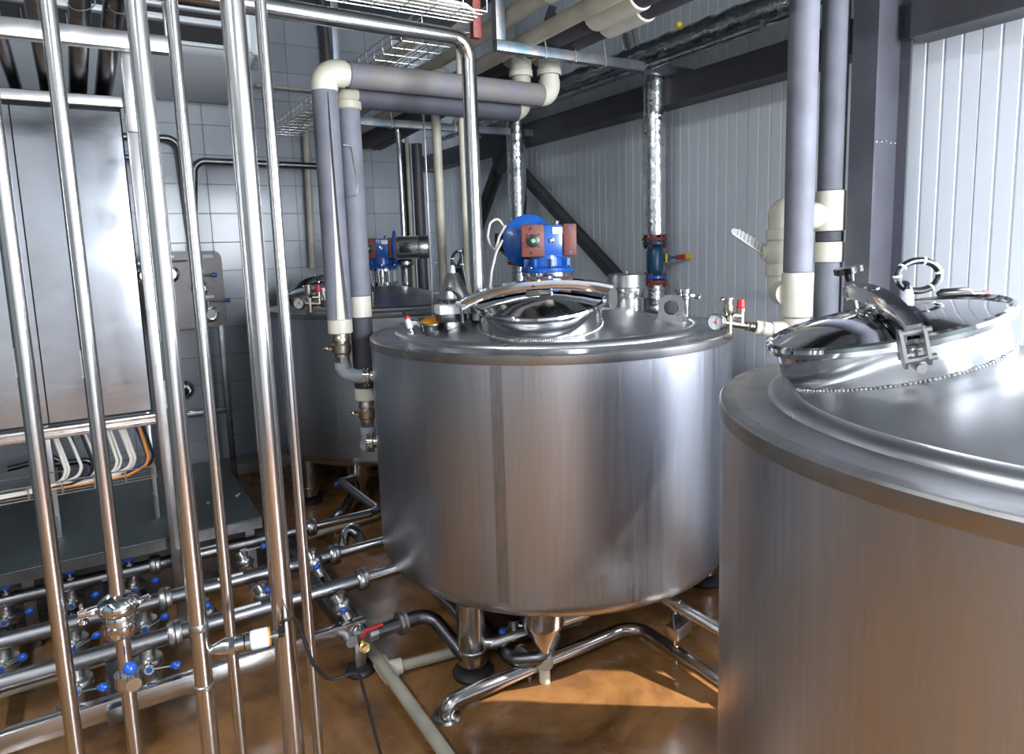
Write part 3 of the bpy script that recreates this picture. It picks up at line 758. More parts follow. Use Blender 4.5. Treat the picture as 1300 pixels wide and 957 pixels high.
mb = MB().tube([pk+V((0, -.005, .028)), pk+V((.01, -.03, .050)), V((ex+.02, ey-.055, zs+.03)), V((ex+.05, ey-.05, zs-.10)), V((ex+.09, ey-.03, zs-.17)), V((ex+.17, ey-.02, zs-.18)), V((ex+.22, ey, .2)), V((ex+.22, ey+.02, .006))], .0045, .04, 10)
obj('cable', mb, 'black', t, label='black cable')

# tall tube with long horizontal run, arriving on the middle tank
pv = at(605, 340, D=2.60); pc = at(594, 55, D=2.60)
vx, vy = (pv.x+pc.x)/2, (pv.y+pc.y)/2; zt = pc.z
pl = at(205, -4, Z=zt+.0)
hd = at(330, 8, Z=zt)
t = thing('overhead_steel_tube', 'long polished steel tube crossing overhead and bending down to the middle tank', 'pipe', (vx, vy, zl((V((vx, vy, 0))-OA).length)))
r_v = .029
pe = at(200, 2, Y=vy-.28)
obj('tube', MB().tube([(pe.x-.6, vy-.38, pe.z), V((vx, vy, zt)), (vx, vy, zl((V((vx, vy, 0))-OA).length))], r_v, .075, 28), 'pipe', t)
obj('tube_collar', MB().lathe([(r_v, 0), (r_v+.012, .004), (r_v+.012, .03), (r_v, .034)], (vx, vy, zl((V((vx, vy, 0))-OA).length)), seg=28), 'satin', t)
# neighbour: slim cream tube beside it
p1 = at(588, 200, D=3.2)
tag(obj('cream_tube', MB().cyl((p1.x, p1.y, 1.0 if False else 0.0), (p1.x, p1.y, 2.5), .0165, 20), 'creamdirty'), 'slim cream plastic tube behind the bent steel tube, left side', 'pipe')

# ================================================================== INSULATED PIPES, LEFT PAIR
def sleeve(a, b, r): return MB().cyl(a, b, r, 36, .004)
YI = 2.80
def insulated_left():
    rF = .052
    zt = at(416, 92, Y=YI).z; X1 = at(421, 250, Y=YI).x; XE = at(690, 103, Y=YI+.05).x
    t = thing('insulated_pipe', 'grey foam-covered pipe with split sleeve, front one of the left pair', 'pipe', (X1, YI, .8), 'foam-covered pipes')
    zb = at(430, 405, Y=YI).z
    # split sleeve: three-quarter shell around a cream core
    core = obj('plastic_pipe', MB().cyl((X1, YI, zb-.02), (X1, YI, zt), .030, 28), 'cream', t)
    mb = MB()
    for (a0, a1, r0, r1) in ((R_(-40), R_(236), rF, .031),):
        prof = []
        seg = 40; vs = []; zz = [zb-.0, zb+.30, zt-.07]
        for zi, z in enumerate(zz):
            op = (1.15, .45, .05)[zi]
            # the sleeve's slit faces the camera and gapes at the foot
            c = R_(266); s0, s1 = c+op/2, c+2*PI-op/2
            for k in range(seg+1):
                a = s0+(s1-s0)*k/seg; vs.append(V((X1+r0*math.cos(a), YI+r0*math.sin(a), z)))
            for k in range(seg+1):
                a = s1-(s1-s0)*k/seg; vs.append(V((X1+r1*math.cos(a), YI+r1*math.sin(a), z)))
        n = 2*(seg+1)
        fs = [(i*n+k, i*n+(k+1) % n, (i+1)*n+(k+1) % n, (i+1)*n+k) for i in range(2) for k in range(n)]
        for i in (0, 2): fs += [(i*n+k, i*n+k+1, i*n+n-2-k, i*n+n-1-k) for k in range(seg)]
        mb._add(vs, fs)
    obj('foam_sleeve', mb, 'foam', t)
    obj('elbow', MB().tube([(X1, YI, zt-.075), (X1, YI, zt), (X1+.085, YI, zt)], .053, .055, 32).cyl((X1, YI, zt-.085), (X1, YI, zt-.055), .047, 32).cyl((X1+.08, YI, zt), (X1+.10, YI, zt), .046, 32), 'cream', t)
    obj('foam_sleeve', sleeve((X1+.10, YI, zt), (XE-.05, YI, zt), rF), 'foamworn', t)
    obj('elbow', MB().tube([(XE-.06, YI, zt), (XE, YI, zt), (XE, YI, zt+.075)], .050, .05, 32), 'cream', t)
    obj('socket', MB().cyl((XE, YI, zt+.07), (XE, YI, 2.44), .046, 32).cyl((XE, YI, zt+.12), (XE, YI, zt+.15), .054, 32, .003), 'cream', t)
    # bottom: collar, valve, hose, union at the tank
    return t, X1, zb, zt, XE
t, X1, zb, zt, XE = insulated_left()
obj('collar', MB().cyl((X1, YI, zb-.06), (X1, YI, zb), .051, 32, .004), 'cream', t)
def ball_valve(x, y, z, parent, h=.13, side=V((-1, 0, 0)), r=.036):
    v = obj('ball_valve', MB().lathe([(0, z), (r*.95, z), (r*.95, z-.012), (r*1.05, z-.018), (r*1.05, z-.035), (r*.9, z-.04), (r*1.12, z-.05), (r*1.12, z-.082), (r*.9, z-.09), (r*.9, z-.10), (0, z-.10)], (x, y, 0), seg=8 if False else 28), 'nickel', parent)
    obj('hex_nut', MB().lathe([(0, z-.095), (r*.85, z-.095), (r*.85, z-h), (0, z-h)], (x, y, 0), seg=6), 'nickel', v)
    q = V((x, y, z-.065)); d = V(side).normalized()
    obj('valve_stem', MB().cyl(q+d*r, q+d*(r+.022), .012, 6).ball(q+d*(r+.028), .011).bolt(q+d*(r+.03), d, .008, .012), 'polish', v)
    return z-h
sd = -R0
az1 = 152
po, dd = side_outlet(OA, az1, at(470, 483, D=2.78).z, tA)
zv = ball_valve(X1, YI, zb-.058, t, side=sd)
hz = po.z; mid = V((X1, YI, hz))
obj('hose_bend', MB().tube([(X1, YI, zv+.005), (X1, YI, zv-.02), (X1+.005, YI-.005, hz+.02), po+dd*.05+V((0, 0, 0)), po+dd*.0], .030, .065, 24).cyl((X1, YI, zv-.025), (X1, YI, zv), .034, 24), 'hose', t)
mb = MB().lathe([(0, 0), (.036, 0), (.044, .003), (.044, .010), (.036, .012), (.036, .016), (.044, .018), (.044, .026), (.038, .03), (0, .03)], po-dd*.012, dd, 24)
obj('union_nut', mb, 'polish', t)
# second pipe behind
Y2 = YI+.035; X2 = at(452, 300, Y=Y2+.0).x
zt2 = at(441, 118, Y=Y2).z
XE2 = at(655, 125, Y=Y2+.1).x
t = thing('insulated_pipe', 'dark foam-covered pipe with a bare cream section, rear one of the left pair', 'pipe', (X2, Y2, .5), 'foam-covered pipes')
z_c0 = at(457, 402, Y=Y2).z; z_c1 = at(455, 376, Y=Y2).z
zend = at(459, 492, Y=Y2).z
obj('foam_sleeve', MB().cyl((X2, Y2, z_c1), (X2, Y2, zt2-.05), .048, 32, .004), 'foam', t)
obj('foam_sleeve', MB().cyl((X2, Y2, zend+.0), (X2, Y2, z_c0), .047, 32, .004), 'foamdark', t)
obj('coupling', MB().cyl((X2, Y2, z_c0), (X2, Y2, z_c1), .0465, 32), 'cream', t)
obj('collar', MB().cyl((X2, Y2, zt2-.07), (X2, Y2, zt2-.035), .055, 32, .004), 'creamdirty', t)
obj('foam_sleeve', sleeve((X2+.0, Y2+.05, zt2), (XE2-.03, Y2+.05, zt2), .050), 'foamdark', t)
obj('elbow', MB().tube([(X2, Y2+.02, zt2-.06), (X2, Y2+.04, zt2), (X2+.07, Y2+.05, zt2)], .047, .05, 28), 'creamdirty', t)
obj('elbow', MB().tube([(XE2-.05, Y2+.05, zt2), (XE2, Y2+.05, zt2), (XE2, Y2+.05, 2.44)], .047, .05, 28), 'creamdirty', t)
obj('collar', MB().cyl((X2, Y2, zend-.055), (X2, Y2, zend), .047, 28, .003), 'cream', t)
zv = ball_valve(X2, Y2, zend-.052, t, side=sd, r=.034)
po2, d2 = side_outlet(OA, 153, at(474, 572, D=2.78).z, tA)
obj('hose_bend', MB().tube([(X2, Y2, zv+.005), (X2, Y2, zv-.05), (X2-.02, Y2-.01, zv-.10), (X2-.01, Y2-.02, po2.z), po2], .029, .045, 24).cyl((X2, Y2, zv-.03), (X2, Y2, zv), .033, 24), 'hose', t)
obj('union_nut', MB().lathe([(0, 0), (.036, 0), (.044, .003), (.044, .010), (.036, .012), (.036, .016), (.044, .018), (.044, .026), (.038, .03), (0, .03)], po2-d2*.012, d2, 24), 'polish', t)
# thin steel wire stay between the sleeves
q0 = at(447, 185, Y=Y2-.06); q1 = at(455, 235, Y=Y2-.05)
obj('wire_tie', MB().tube([at(436, 184, Y=Y2-.05), q0, q1, at(453, 248, Y=Y2-.05), at(440, 249, Y=Y2-.05)], .003, .01, 6), 'galv', t)

# ================================================================== PIPES RUNNING AWAY OVERHEAD
YT = 2.60
barz = at(690, 67, Y=YT).z
def trapeze(label, x0, x1, y, z, post_h):
    t = thing('pipe_hanger', label, 'bracket', (x0, y, z-.02), 'painted steel pipe hangers')
    obj('cross_bar', MB().bx(x0, x1, y-.02, y+.02, z-.022, z+.022, .002), 'bracket', t)
    obj('drop_post', MB().bx(x0-.0, x0+.045, y-.02, y+.02, z+.022, post_h, .002), 'bracket', t)
    for f in (.26, .40, .55):
        xx = x0+(x1-x0)*f; obj('u_bolt', MB().tube([(xx-.05, y-.0, z+.10), (xx-.05, y-.022, z-.0), (xx-.05, y-.022, z-.024), (xx-.05, y+.022, z-.024)], .004, .0, 8), 'galv', t)
    return t
xl = at(628, 58, Y=YT).x
trapeze('blue-grey and bare steel hanger bar under the overhead pipes, near one', xl, XR, YT, barz, ZC)
Yt2 = 3.9
bz2 = barz
trapeze('blue-grey steel hanger bar under the overhead pipes, far one near the tiled wall', 1.25, XR, Yt2, bz2-.1, ZC)
zp = barz+.022
def run(name, label, cat, x, z, r, y0, y1, m, extras=None, grp='overhead pipes'):
    t = thing(name, label, cat, (x, y1, z-r), grp)
    obj('pipe_body', MB().cyl((x, y0, z), (x, y1, z), r, 32), m, t)
    return t
xA, xB = XE2, XE
# big dark insulated pipes with cream couplings
def dark_run(x, label, yb, yc, ln):
    z = zp+.062; t = thing('overhead_pipe', label, 'pipe', (x, 3.5, z-.06), 'overhead pipes')
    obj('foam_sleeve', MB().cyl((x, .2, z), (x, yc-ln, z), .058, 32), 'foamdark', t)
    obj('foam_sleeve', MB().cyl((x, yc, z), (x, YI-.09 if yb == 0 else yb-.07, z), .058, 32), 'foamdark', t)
    obj('coupling', MB().cyl((x, yc-ln-.01, z), (x, yc+.01, z), .066, 36, .004), 'cream', t)
    yt = yb if yb else YI
    obj('tee', MB().cyl((x, yt-.09, z), (x, yt+.09, z), .060, 36, .003).cyl((x, yt, z), (x, yt, z-.12), .054, 36).cyl((x, yt, z-.09), (x, yt, z-.12), .058, 36, .003), 'cream', t)
    obj('foam_sleeve', MB().cyl((x, yt+.09, z), (x, 5.1, z-.10), .058, 32), 'foamdark', t)
    return t
dark_run(xA, 'dark foam-covered overhead pipe with wide cream coupling, nearer to the tiled wall side', Y2+.05, 2.30, .26)
dark_run(xB, 'dark foam-covered overhead pipe with cream coupling, nearer to the white wall', YI, 2.35, .22)
# cream pipes
def cream_run(x, z, r, y0, sock, label):
    t = thing('overhead_pipe', label, 'pipe', (x, y0, z-r), 'overhead pipes')
    obj('plastic_pipe', MB().cyl((x, y0, z), (x, 5.1, z-.05), r, 28), 'creamdirty', t)
    if sock: obj('socket', MB().lathe([(r, 0), (r+.010, .004), (r+.012, .16), (r+.012, .2), (r-.004, .2), (r-.004, .15)], (x, y0+.14, z), (0, -1, 0), 32), 'cream', t)
xc1 = at(655, 28, Z=zp+.10).x
cream_run(xl+.09, zp+.12, .036, 2.18, True, 'cream plastic overhead pipe ending in an open socket')
cream_run(xl+.17, zp+.045, .034, .6, False, 'cream plastic overhead pipe resting on the hanger, under its socketed neighbour')
# foil duct along the wall
fz = at(887, 42, X=2.45).z
t = thing('foil_duct', 'crumpled silver foil-wrapped duct running overhead along the white wall', 'pipe', (2.5, 3, fz-.06), 'foil-wrapped pipes')
mb = MB(); pts = []; rr = []
for i in range(90):
    yy = .3+i*.05; pts.append(V((2.47+.004*math.sin(i*1.7), yy, fz+.004*math.sin(i*2.3)))); rr.append(.058+.004*math.sin(i*2.1)*math.sin(i*.7))
obj('foil_wrap', mb.tube(pts, .058, 0, 32, rr=rr), 'foildark', t)
q = at(805, 22, X=2.47)
obj('foil_branch', MB().cyl((2.47, q.y, fz), (2.47, q.y+.05, fz+.16), .045, 24), 'foil', t)
q = at(866, 11, X=2.47)
obj('yellow_cap', MB().ball((2.45, q.y, fz+.07), .016), 'yellow', t, label='yellow plastic cap')
tag(obj('conduit', MB().cyl((2.60, .3, fz+.09), (2.60, 5.0, fz+.09), .02, 16), 'galv'), 'thin grey conduit above the foil duct on the white wall', 'pipe')
tag(obj('conduit', MB().cyl((2.38, 1.9, fz-.09), (2.38, 5.0, fz-.09), .02, 16), 'foildark'), 'slim foil-wrapped line under the foil duct', 'pipe')

# foil drops with flanged valves
def foil_drop(label, x, y, z0, z1, r, grp='foil-wrapped pipes'):
    t = thing('foil_pipe', label, 'pipe', (x, y, z0), grp)
    pts = []; rr = []; n = 44
    for i in range(n+1):
        z = z0+(z1-z0)*i/n; pts.append(V((x, y, z))); rr.append(r*(1+.02*math.sin(i*2.3)+.012*math.sin(i*.9)))
    obj('foil_wrap', MB().tube(pts, r, 0, 36, rr=rr), 'foil', t)
    return t
fx = at(831, 200, D=3.53); FX, FY = fx.x, fx.y
zf = at(832, 298, D=3.53).z
t = foil_drop('bright silver foil-wrapped pipe above the yellow-handled valve', FX, FY, zf, fz-.02, .058)
obj('foil_knot', MB().lathe([(.03, -.03), (.066, -.02), (.062, .0), (.068, .02), (.04, .035)], (FX, FY, fz-.055), seg=30), 'foildark', t)
zv0 = at(832, 362, D=3.53).z
t = thing('flanged_valve', 'petrol-blue ball valve with red flanges and red-yellow lever by the white wall', 'valve', (FX, FY, zv0))
def flange(z, m, nm, bolts=True, r=.066, th=.018):
    o = obj(nm, MB().cyl((FX, FY, z), (FX, FY, z+th), r, 36, .002), m, t)
    return o
H = zf-zv0
flange(zf-.03, 'redox', 'counter_flange'); f1 = flange(zf-.052, 'bluedark', 'valve_flange', r=.064)
flange(zv0+.030, 'blue', 'valve_flange', r=.064); f2 = flange(zv0+.006, 'redox', 'counter_flange')
for zc in (zf-.03, zv0+.024):
    for k in range(4):
        mb = MB(); q = V((FX, FY, 0))+pol(45+90*k-20, .052); mb.cyl(q+V((0, 0, zc-.042)), q+V((0, 0, zc+.040)), .007, 8)
        mb.bolt(q+V((0, 0, zc+.02)), (0, 0, 1), .012, .012).bolt(q+V((0, 0, zc-.034)), (0, 0, 1), .012, .012)
        obj('flange_bolt', mb, 'redox', t)
obj('valve_body', MB().lathe([(.028, zv0+.045), (.04, zv0+.062), (.044, zv0+.08), (.044, zf-.09), (.036, zf-.062), (.028, zf-.05)], (FX, FY, 0), seg=32), 'bluedark', t)
zm = at(832, 328, D=3.53).z; hx = R0; hq = V((FX, FY, zm))
lv = obj('valve_stem', MB().cyl(hq+hx*.03, hq+hx*.075, .016, 16).box(hq+hx*.095, (.05, .022, .014), -YAW, .003), 'bluedark', t)
obj('stop_plate', MB().box(hq+hx*.058, (.012, .04, .05), -YAW, .002), 'yellow', t, label='yellow stop plate')
obj('lever_shank', MB().bar(hq+hx*.11, hq+hx*.17+V((0, 0, .004)), .010, .026, .002), 'red', t, label='red lever shank')
obj('lever_grip', MB().bar(hq+hx*.16+V((0, 0, .003)), hq+hx*.245+V((0, 0, .006)), .020, .034, .006), 'yellow', t, label='yellow lever grip')
foil_drop('short foil-wrapped pipe stub below the yellow-handled valve', FX, FY, .9, zv0+.0, .05)
f2p = at(657, 250, X=2.45)
foil_drop('silver foil-wrapped pipe behind the blue gear motor', f2p.x, f2p.y, 1.50, 2.44, .062)
foil_drop('thick foil-wrapped stub low behind the blue gear motor', f2p.x, f2p.y, .8, 1.42, .055)
t = thing('pipe_flange', 'rusty red flange joint behind the gear motor', 'flange', (f2p.x, f2p.y, 1.42))
obj('flange_disc', MB().cyl((f2p.x, f2p.y, 1.425), (f2p.x, f2p.y, 1.45), .08, 32, .002).cyl((f2p.x, f2p.y, 1.455), (f2p.x, f2p.y, 1.48), .08, 32, .002).cyl((f2p.x, f2p.y, 1.40), (f2p.x, f2p.y, 1.51), .04, 24), 'redox', t)

# ================================================================== INSULATED PIPES, RIGHT PAIR
pb = at(1013, 330, D=2.45); QX, QY = pb.x, pb.y
t = thing('insulated_pipe', 'grey foam-covered pipe with cream fittings, front one of the right pair', 'pipe', (QX, QY, 0), 'foam-covered pipes')
zc1 = at(1010, 346, D=2.45).z; zc0 = at(1008, 403, D=2.45).z
obj('foam_sleeve', sleeve((QX, QY, zc1), (QX, QY, ZC), .050), 'foam', t)
obj('socket', MB().lathe([(.049, zc0), (.053, zc0+.004), (.055, zc1-.006), (.053, zc1), (0, zc1)], (QX, QY, 0), seg=36), 'cream', t)
obj('tee', MB().cyl((QX, QY, zc0-.11), (QX, QY, zc0-.004), .046, 36, .003).tube([(QX, QY, zc0-.045), V((QX, QY, zc0-.045))-R0*.09], .030, 0, 24), 'cream', t)
obj('foam_sleeve', sleeve((QX, QY, .05), (QX, QY, zc0-.11), .050), 'foam', t)
TE = V((QX, QY, zc0-.045))-R0*.09
# rear pipe and plastic ball valve
p2 = at(1056, 200, D=2.55); WX, WY = p2.x, p2.y
t = thing('insulated_pipe', 'grey foam-covered pipe with cream couplings beside the column, rear one of the right pair', 'pipe', (WX, WY, 0), 'foam-covered pipes')
za = at(1056, 242, D=2.55).z; zb_ = at(1054, 333, D=2.55).z
zg0 = at(1055, 293, D=2.55).z; zg1 = at(1055, 307, D=2.55).z
obj('foam_sleeve', sleeve((WX, WY, za), (WX, WY, ZC), .048), 'foam', t)
obj('tee', MB().cyl((WX, WY, zg0), (WX, WY, za), .055, 36, .003).tube([(WX, WY, za-.09), V((WX, WY, za-.09))-R0*.13+V((0, -.0, 0))], .050, 0, 32), 'cream', t)
obj('foam_sleeve', sleeve((WX, WY, zg1), (WX, WY, zg0), .050), 'foamdark', t)
obj('coupling', MB().cyl((WX, WY, zb_), (WX, WY, zg1), .055, 36, .003), 'cream', t)
obj('foam_sleeve', sleeve((WX, WY, .05), (WX, WY, zb_), .048), 'foam', t)
vv = at(990, 320, D=2.60)
t = thing('plastic_ball_valve', 'cream plastic ball valve with grey lever, left of the right foam-covered pipes', 'valve', (vv.x, vv.y, at(990, 372, D=2.6).z))
zU = at(995, 262, D=2.6).z; zLw = at(990, 370, D=2.6).z
W0 = V((WX, WY, za-.09))-R0*.12
Q0 = V((QX, QY, zLw+.0))-R0*.03
vb = obj('valve_body', MB().cyl((vv.x, vv.y, zLw+.03), (vv.x, vv.y, zU-.02), .044, 32).lathe([(.045, -.045), (.056, -.03), (.060, 0), (.056, .03), (.045, .045)], (vv.x, vv.y, vv.z), seg=32).cyl((vv.x, vv.y, vv.z+.045), (vv.x, vv.y, vv.z+.09), .052, 32, .003).cyl((vv.x, vv.y, vv.z-.09), (vv.x, vv.y, vv.z-.045), .052, 32, .003), 'cream', t)
obj('elbow', MB().tube([(vv.x, vv.y, zU-.04), (vv.x, vv.y, zU+.01), W0], .047, .055, 28), 'cream', t)
obj('elbow', MB().tube([(vv.x, vv.y, zLw+.05), (vv.x, vv.y, zLw-.005), Q0], .045, .05, 28), 'cream', t)
hb = vv+V((0, 0, .0))-R0*.05; hd_ = (at(928, 292, D=2.60)-hb)
obj('valve_hub', MB().cyl(vv-R0*.04, vv-R0*.07, .026, 20, .003), 'cream', t)
L = hd_.length; u = hd_.normalized(); w = V((0, 0, 1)); w = (w-u*w.dot(u)).normalized()
poly = [(0, -.020), (L*.5, -.017), (L-.008, -.014), (L, -.006), (L, .006), (L-.01, .010)]
k = 7
for i in range(k*2): s = L*(.9-.75*i/(k*2)); poly.append((s, .011+(.006 if i % 2 else 0)+.008*(1-s/L)))
poly.append((0, .022))
lv = obj('lever', MB().prism(poly, hb-Fw*.010, u, w, .004), 'hose', t, 20)
mb = MB()
mb.prism(poly[:6]+[(L-.01, .004), (L, .0), (L-.006, -.008), (0, -.014)] if False else [(0, -.020), (L*.5, -.017), (L-.008, -.014), (L-.008, -.010), (0, -.015)], hb-Fw*.016, u, w, .016)
for i in range(8):
    s = L*(.08+.1*i); mb.bar(hb+u*s-w*.014-Fw*.008, hb+u*(s+L*.07)+w*.012-Fw*.008, .003, .012, up=Fw)
obj('lever_rib', mb, 'cream', lv)

# ---- pressure gauge and safety valve groups
def gauge_group(label, g, d, zfoot, endpt, sc=1.0):
    """g: gauge centre; d: direction from gauge to the pipe"""
    t = thing('safety_group', label, 'gauge', (g.x, g.y, g.z-.04), 'gauge and safety valve groups')
    d = d.normalized(); fc = (EYE-g); fc.z = 0; fc.normalize(); fc = (fc*.85-d*.5).normalized(); fc.z = .05; fc.normalize()
    c0 = g-fc*.028*sc
    ga = obj('pressure_gauge', MB().lathe([(0, -.012), (.030, -.012), (.032, -.008), (.032, .016), (.030, .020), (.027, .020), (.027, .012), (0, .012)], g-fc*.02, fc, 36), 'polish', t)
    obj('gauge_dial', MB().lathe([(0, .013), (.027, .013), (.027, .0135), (0, .014)], g-fc*.02, fc, 36), 'paper', ga, label='white dial')
    x_ = V((0, 0, 1)).cross(fc).normalized(); y_ = fc.cross(x_)
    mb = MB().box(g-fc*.0055+x_*.003+y_*.004, (.0025, .0025, .024), 0).ball(g-fc*.006, .0045, 8)
    obj('gauge_needle', mb, 'red', ga, label='red needle')
    mb = MB()
    for k in range(11):
        a = R_(-40+26*k); mb.ball(g-fc*.0062+x_*.022*math.cos(a)+y_*.022*math.sin(a), .0016, 6)
    obj('scale_mark', mb, 'mark', ga)
    c = g+d*.045-fc*.02
    obj('gauge_neck', MB().cyl(g-fc*.03, c, .010, 14), 'nickel', t)
    obj('cross_fitting', MB().cyl(c-d*.02, c+d*.06, .013, 16).cyl(c+V((0, 0, -.045)), c+V((0, 0, .03)), .013, 16).box(c+V((0, 0, -.045)), (.03, .03, .022), .4, .003), 'nickel', t)
    av = c-d*.004+V((0, 0, .03))
    v = obj('air_vent', MB().lathe([(0, 0), (.012, 0), (.018, .012), (.019, .02), (.019, .036), (.016, .038), (.016, .056), (.020, .058), (.020, .064), (0, .066)], av, (0, 0, 1), 20), 'nickel', t)
    obj('vent_screw', MB().ball(av-d*.022+V((0, 0, .055)), .009), 'polish', v)
    sv = c+d*.046
    v2 = obj('safety_valve', MB().cyl(sv, sv+V((0, 0, .05)), .013, 16).cyl(sv+V((0, 0, .032))-fc*0, sv+V((0, 0, .032))-d*.03+fc*.01, .012, 14).cyl(sv+V((0, 0, .05)), sv+V((0, 0, .06)), .016, 16), 'nickel', t)
    obj('safety_cap', MB().lathe([(0, 0), (.017, 0), (.017, .006), (.015, .008), (.013, .034), (0, .036)], sv+V((0, 0, .06)), seg=20), 'red', v2, label='red cap')
    s0 = c+d*.06
    n_ = (endpt-s0); Ld = n_.length
    mb = MB().cyl(s0, s0+n_*.35, .012, 16)
    for f in (.05, .12, .2, .28, .36): mb.lathe([(0, 0), (.018, 0), (.018, Ld*.045), (0, Ld*.045)], s0+n_*f, n_, 6 if f in (.12, .36) else 18)
    obj('threaded_nipple', mb, 'nickel', t)
    return t, s0+n_*.4
g = at(908, 409, D=2.45)
t, e = gauge_group('pressure gauge with red-capped safety valve, between the two front tanks', g, TE-g, 0, TE)
obj('plastic_branch', MB().cyl(e, TE, .020, 20).cyl(TE-(TE-e).normalized()*.045, TE, .026, 20).cyl(e, e+(TE-e).normalized()*.03, .026, 20), 'cream', t)
g = at(379, 385, D=3.40); endC = at(416, 386, D=3.45)
gauge_group('pressure gauge with red-capped safety valve at the back tank', g, endC-g, 0, endC)

# small fittings on the back tank: tall thin rod, nozzle
p = on_lid(OC, -100, .42)
pr_ = at(516, 360, D=4.7)
t = thing('standpipe', 'slim steel riser with clamp on the back tank, right of its motor', 'pipe', (pr_.x, pr_.y, zl((pr_-OC).xy.length)-.01))
zz0 = zl((pr_-OC).xy.length)-.01
obj('riser', MB().cyl((pr_.x, pr_.y, zz0), (pr_.x, pr_.y, 2.43), .02, 16), 'pipe', t)
obj('riser_clamp', MB().lathe([(.02, zz0), (.045, zz0+.004), (.032, zz0+.02), (.032, zz0+.13), (.045, zz0+.15), (.06, zz0+.16), (.06, zz0+.18), (.045, zz0+.20), (.02, zz0+.21)], (pr_.x, pr_.y, 0), seg=24), 'pipe', t)
pr_ = at(473, 378, D=4.0); zz0 = zl((pr_-OC).xy.length)
tag(obj('dip_rod', MB().cyl((pr_.x, pr_.y, zz0-.005), (pr_.x, pr_.y, zz0+.11), .006, 10).lathe([(0, 0), (.035, 0), (.03, .008), (0, .01)], (pr_.x, pr_.y, zz0-.003), seg=20), 'pipe'), 'thin upright rod on the lid of the back tank', 'rod')

# ================================================================== CABLE TRAYS
def basket(p0, p1, side, up, w, h, label, nw=5, step=.10, cables=0, grp='wire cable trays', cm='cablewhite'):
    p0 = V(p0); p1 = V(p1); side = V(side).normalized(); up = V(up).normalized(); L = (p1-p0).length; d = (p1-p0).normalized()
    t = thing('cable_tray', label, 'cable tray', (p0+p1)/2, grp)
    mb = MB(); rw = .0028
    for i in range(nw):
        o = side*(-w/2+w*i/(nw-1)); mb.cyl(p0+o, p1+o, rw, 6)
    for sd_ in (-1, 1):
        mb.cyl(p0+side*sd_*w/2+up*h, p1+side*sd_*w/2+up*h, rw, 6)
        if h > .05: mb.cyl(p0+side*sd_*w/2+up*h*.5, p1+side*sd_*w/2+up*h*.5, rw, 6)
    n = max(2, int(L/step))
    for i in range(n+1):
        q = p0+d*(L*i/n); mb.tube([q-side*w/2+up*h, q-side*w/2, q+side*w/2, q+side*w/2+up*h], rw, 0, 6)
    obj('wire_basket', mb, 'galv', t)
    return t
# tray A: along X near the top of the view
ta = at(470, 2, Y=2.45)
TA0 = at(332, -5, Y=2.35); TA1 = at(606, 18, Y=2.35)
zta = TA1.z
basket((TA0.x-.2, 2.38, zta), (TA1.x+.02, 2.38, zta), (0, 1, 0), (0, 0, 1), .14, .05, 'wire cable tray crossing the top of the view above the bent steel tube', cables=0)
for k in range(7):
    yy = 2.33+.017*k; m = zta+.012+.006*(k % 2)
    c_ = obj('cable', MB().tube([(TA0.x+.3, yy, m+.0), (TA1.x-.25, yy, m+.012), (TA1.x-.06, yy, m+.006), (TA1.x+.0+.002*k, yy+.04, m-.0), (TA1.x+.02, yy+.22, m)], .0075, .03, 8), 'cablewhite')
    tag(c_, 'pale cable in the bundle lying in the tray across the top', 'cable', 'cables in the top tray')
# tray B: along Y towards the back wall
tbx = at(548, 82, Y=3.1); 
basket((TA1.x-.05, 2.50, zta-.02), (TA1.x-.05, 5.1, zta-.02), (1, 0, 0), (0, 0, 1), .22, .06, 'wire cable tray running back to the tiled wall over the far pipes', cables=0)
for k in range(3):
    xx = TA1.x-.12+.03*k
    tag(obj('cable', MB().tube([(xx, 2.6, zta+.0), (xx, 3.6, zta-.012), (xx+.01, 5.0, zta)], .009, .1, 8), 'cablewhite'), 'pale cable lying in the tray that runs back to the tiled wall', 'cable', 'cables in the far tray')
# tray C: vertical, with a thick cream conduit
vc = at(549, 250, Y=3.35)
basket((vc.x, vc.y, 0.0), (vc.x, vc.y, 2.45), R0, (0, -1, 0), .06, .012, 'narrow upright wire tray left of the bent steel tube', nw=2, step=.155)
vd = at(558, 250, Y=3.33)
tag(obj('cable_bundle', MB().tube([(vd.x, vd.y, 0.0), (vd.x, vd.y, 2.36), (vd.x-.02, vd.y, 2.43), (vd.x+.06, vd.y+.03, 2.47)], .024, .06, 16), 'creamdirty'), 'thick cream conduit climbing in the upright wire tray', 'conduit')
# tray D: upper one with open mesh, left of the hanger post
basket((TA1.x+.03, 2.0, zta+.08), (TA1.x+.42, 2.0, zta+.08), (0, 1, 0), (0, 0, 1), .2, .07, 'open wire tray at the top beside the hanger post', step=.09)
tag(obj('tray_strut', MB().bx(TA1.x+.02, TA1.x+.055, 2.42, 2.45, zta-.06, ZC, .002), 'redox'), 'short rusty strut hanging at the end of the cable tray', 'strut')

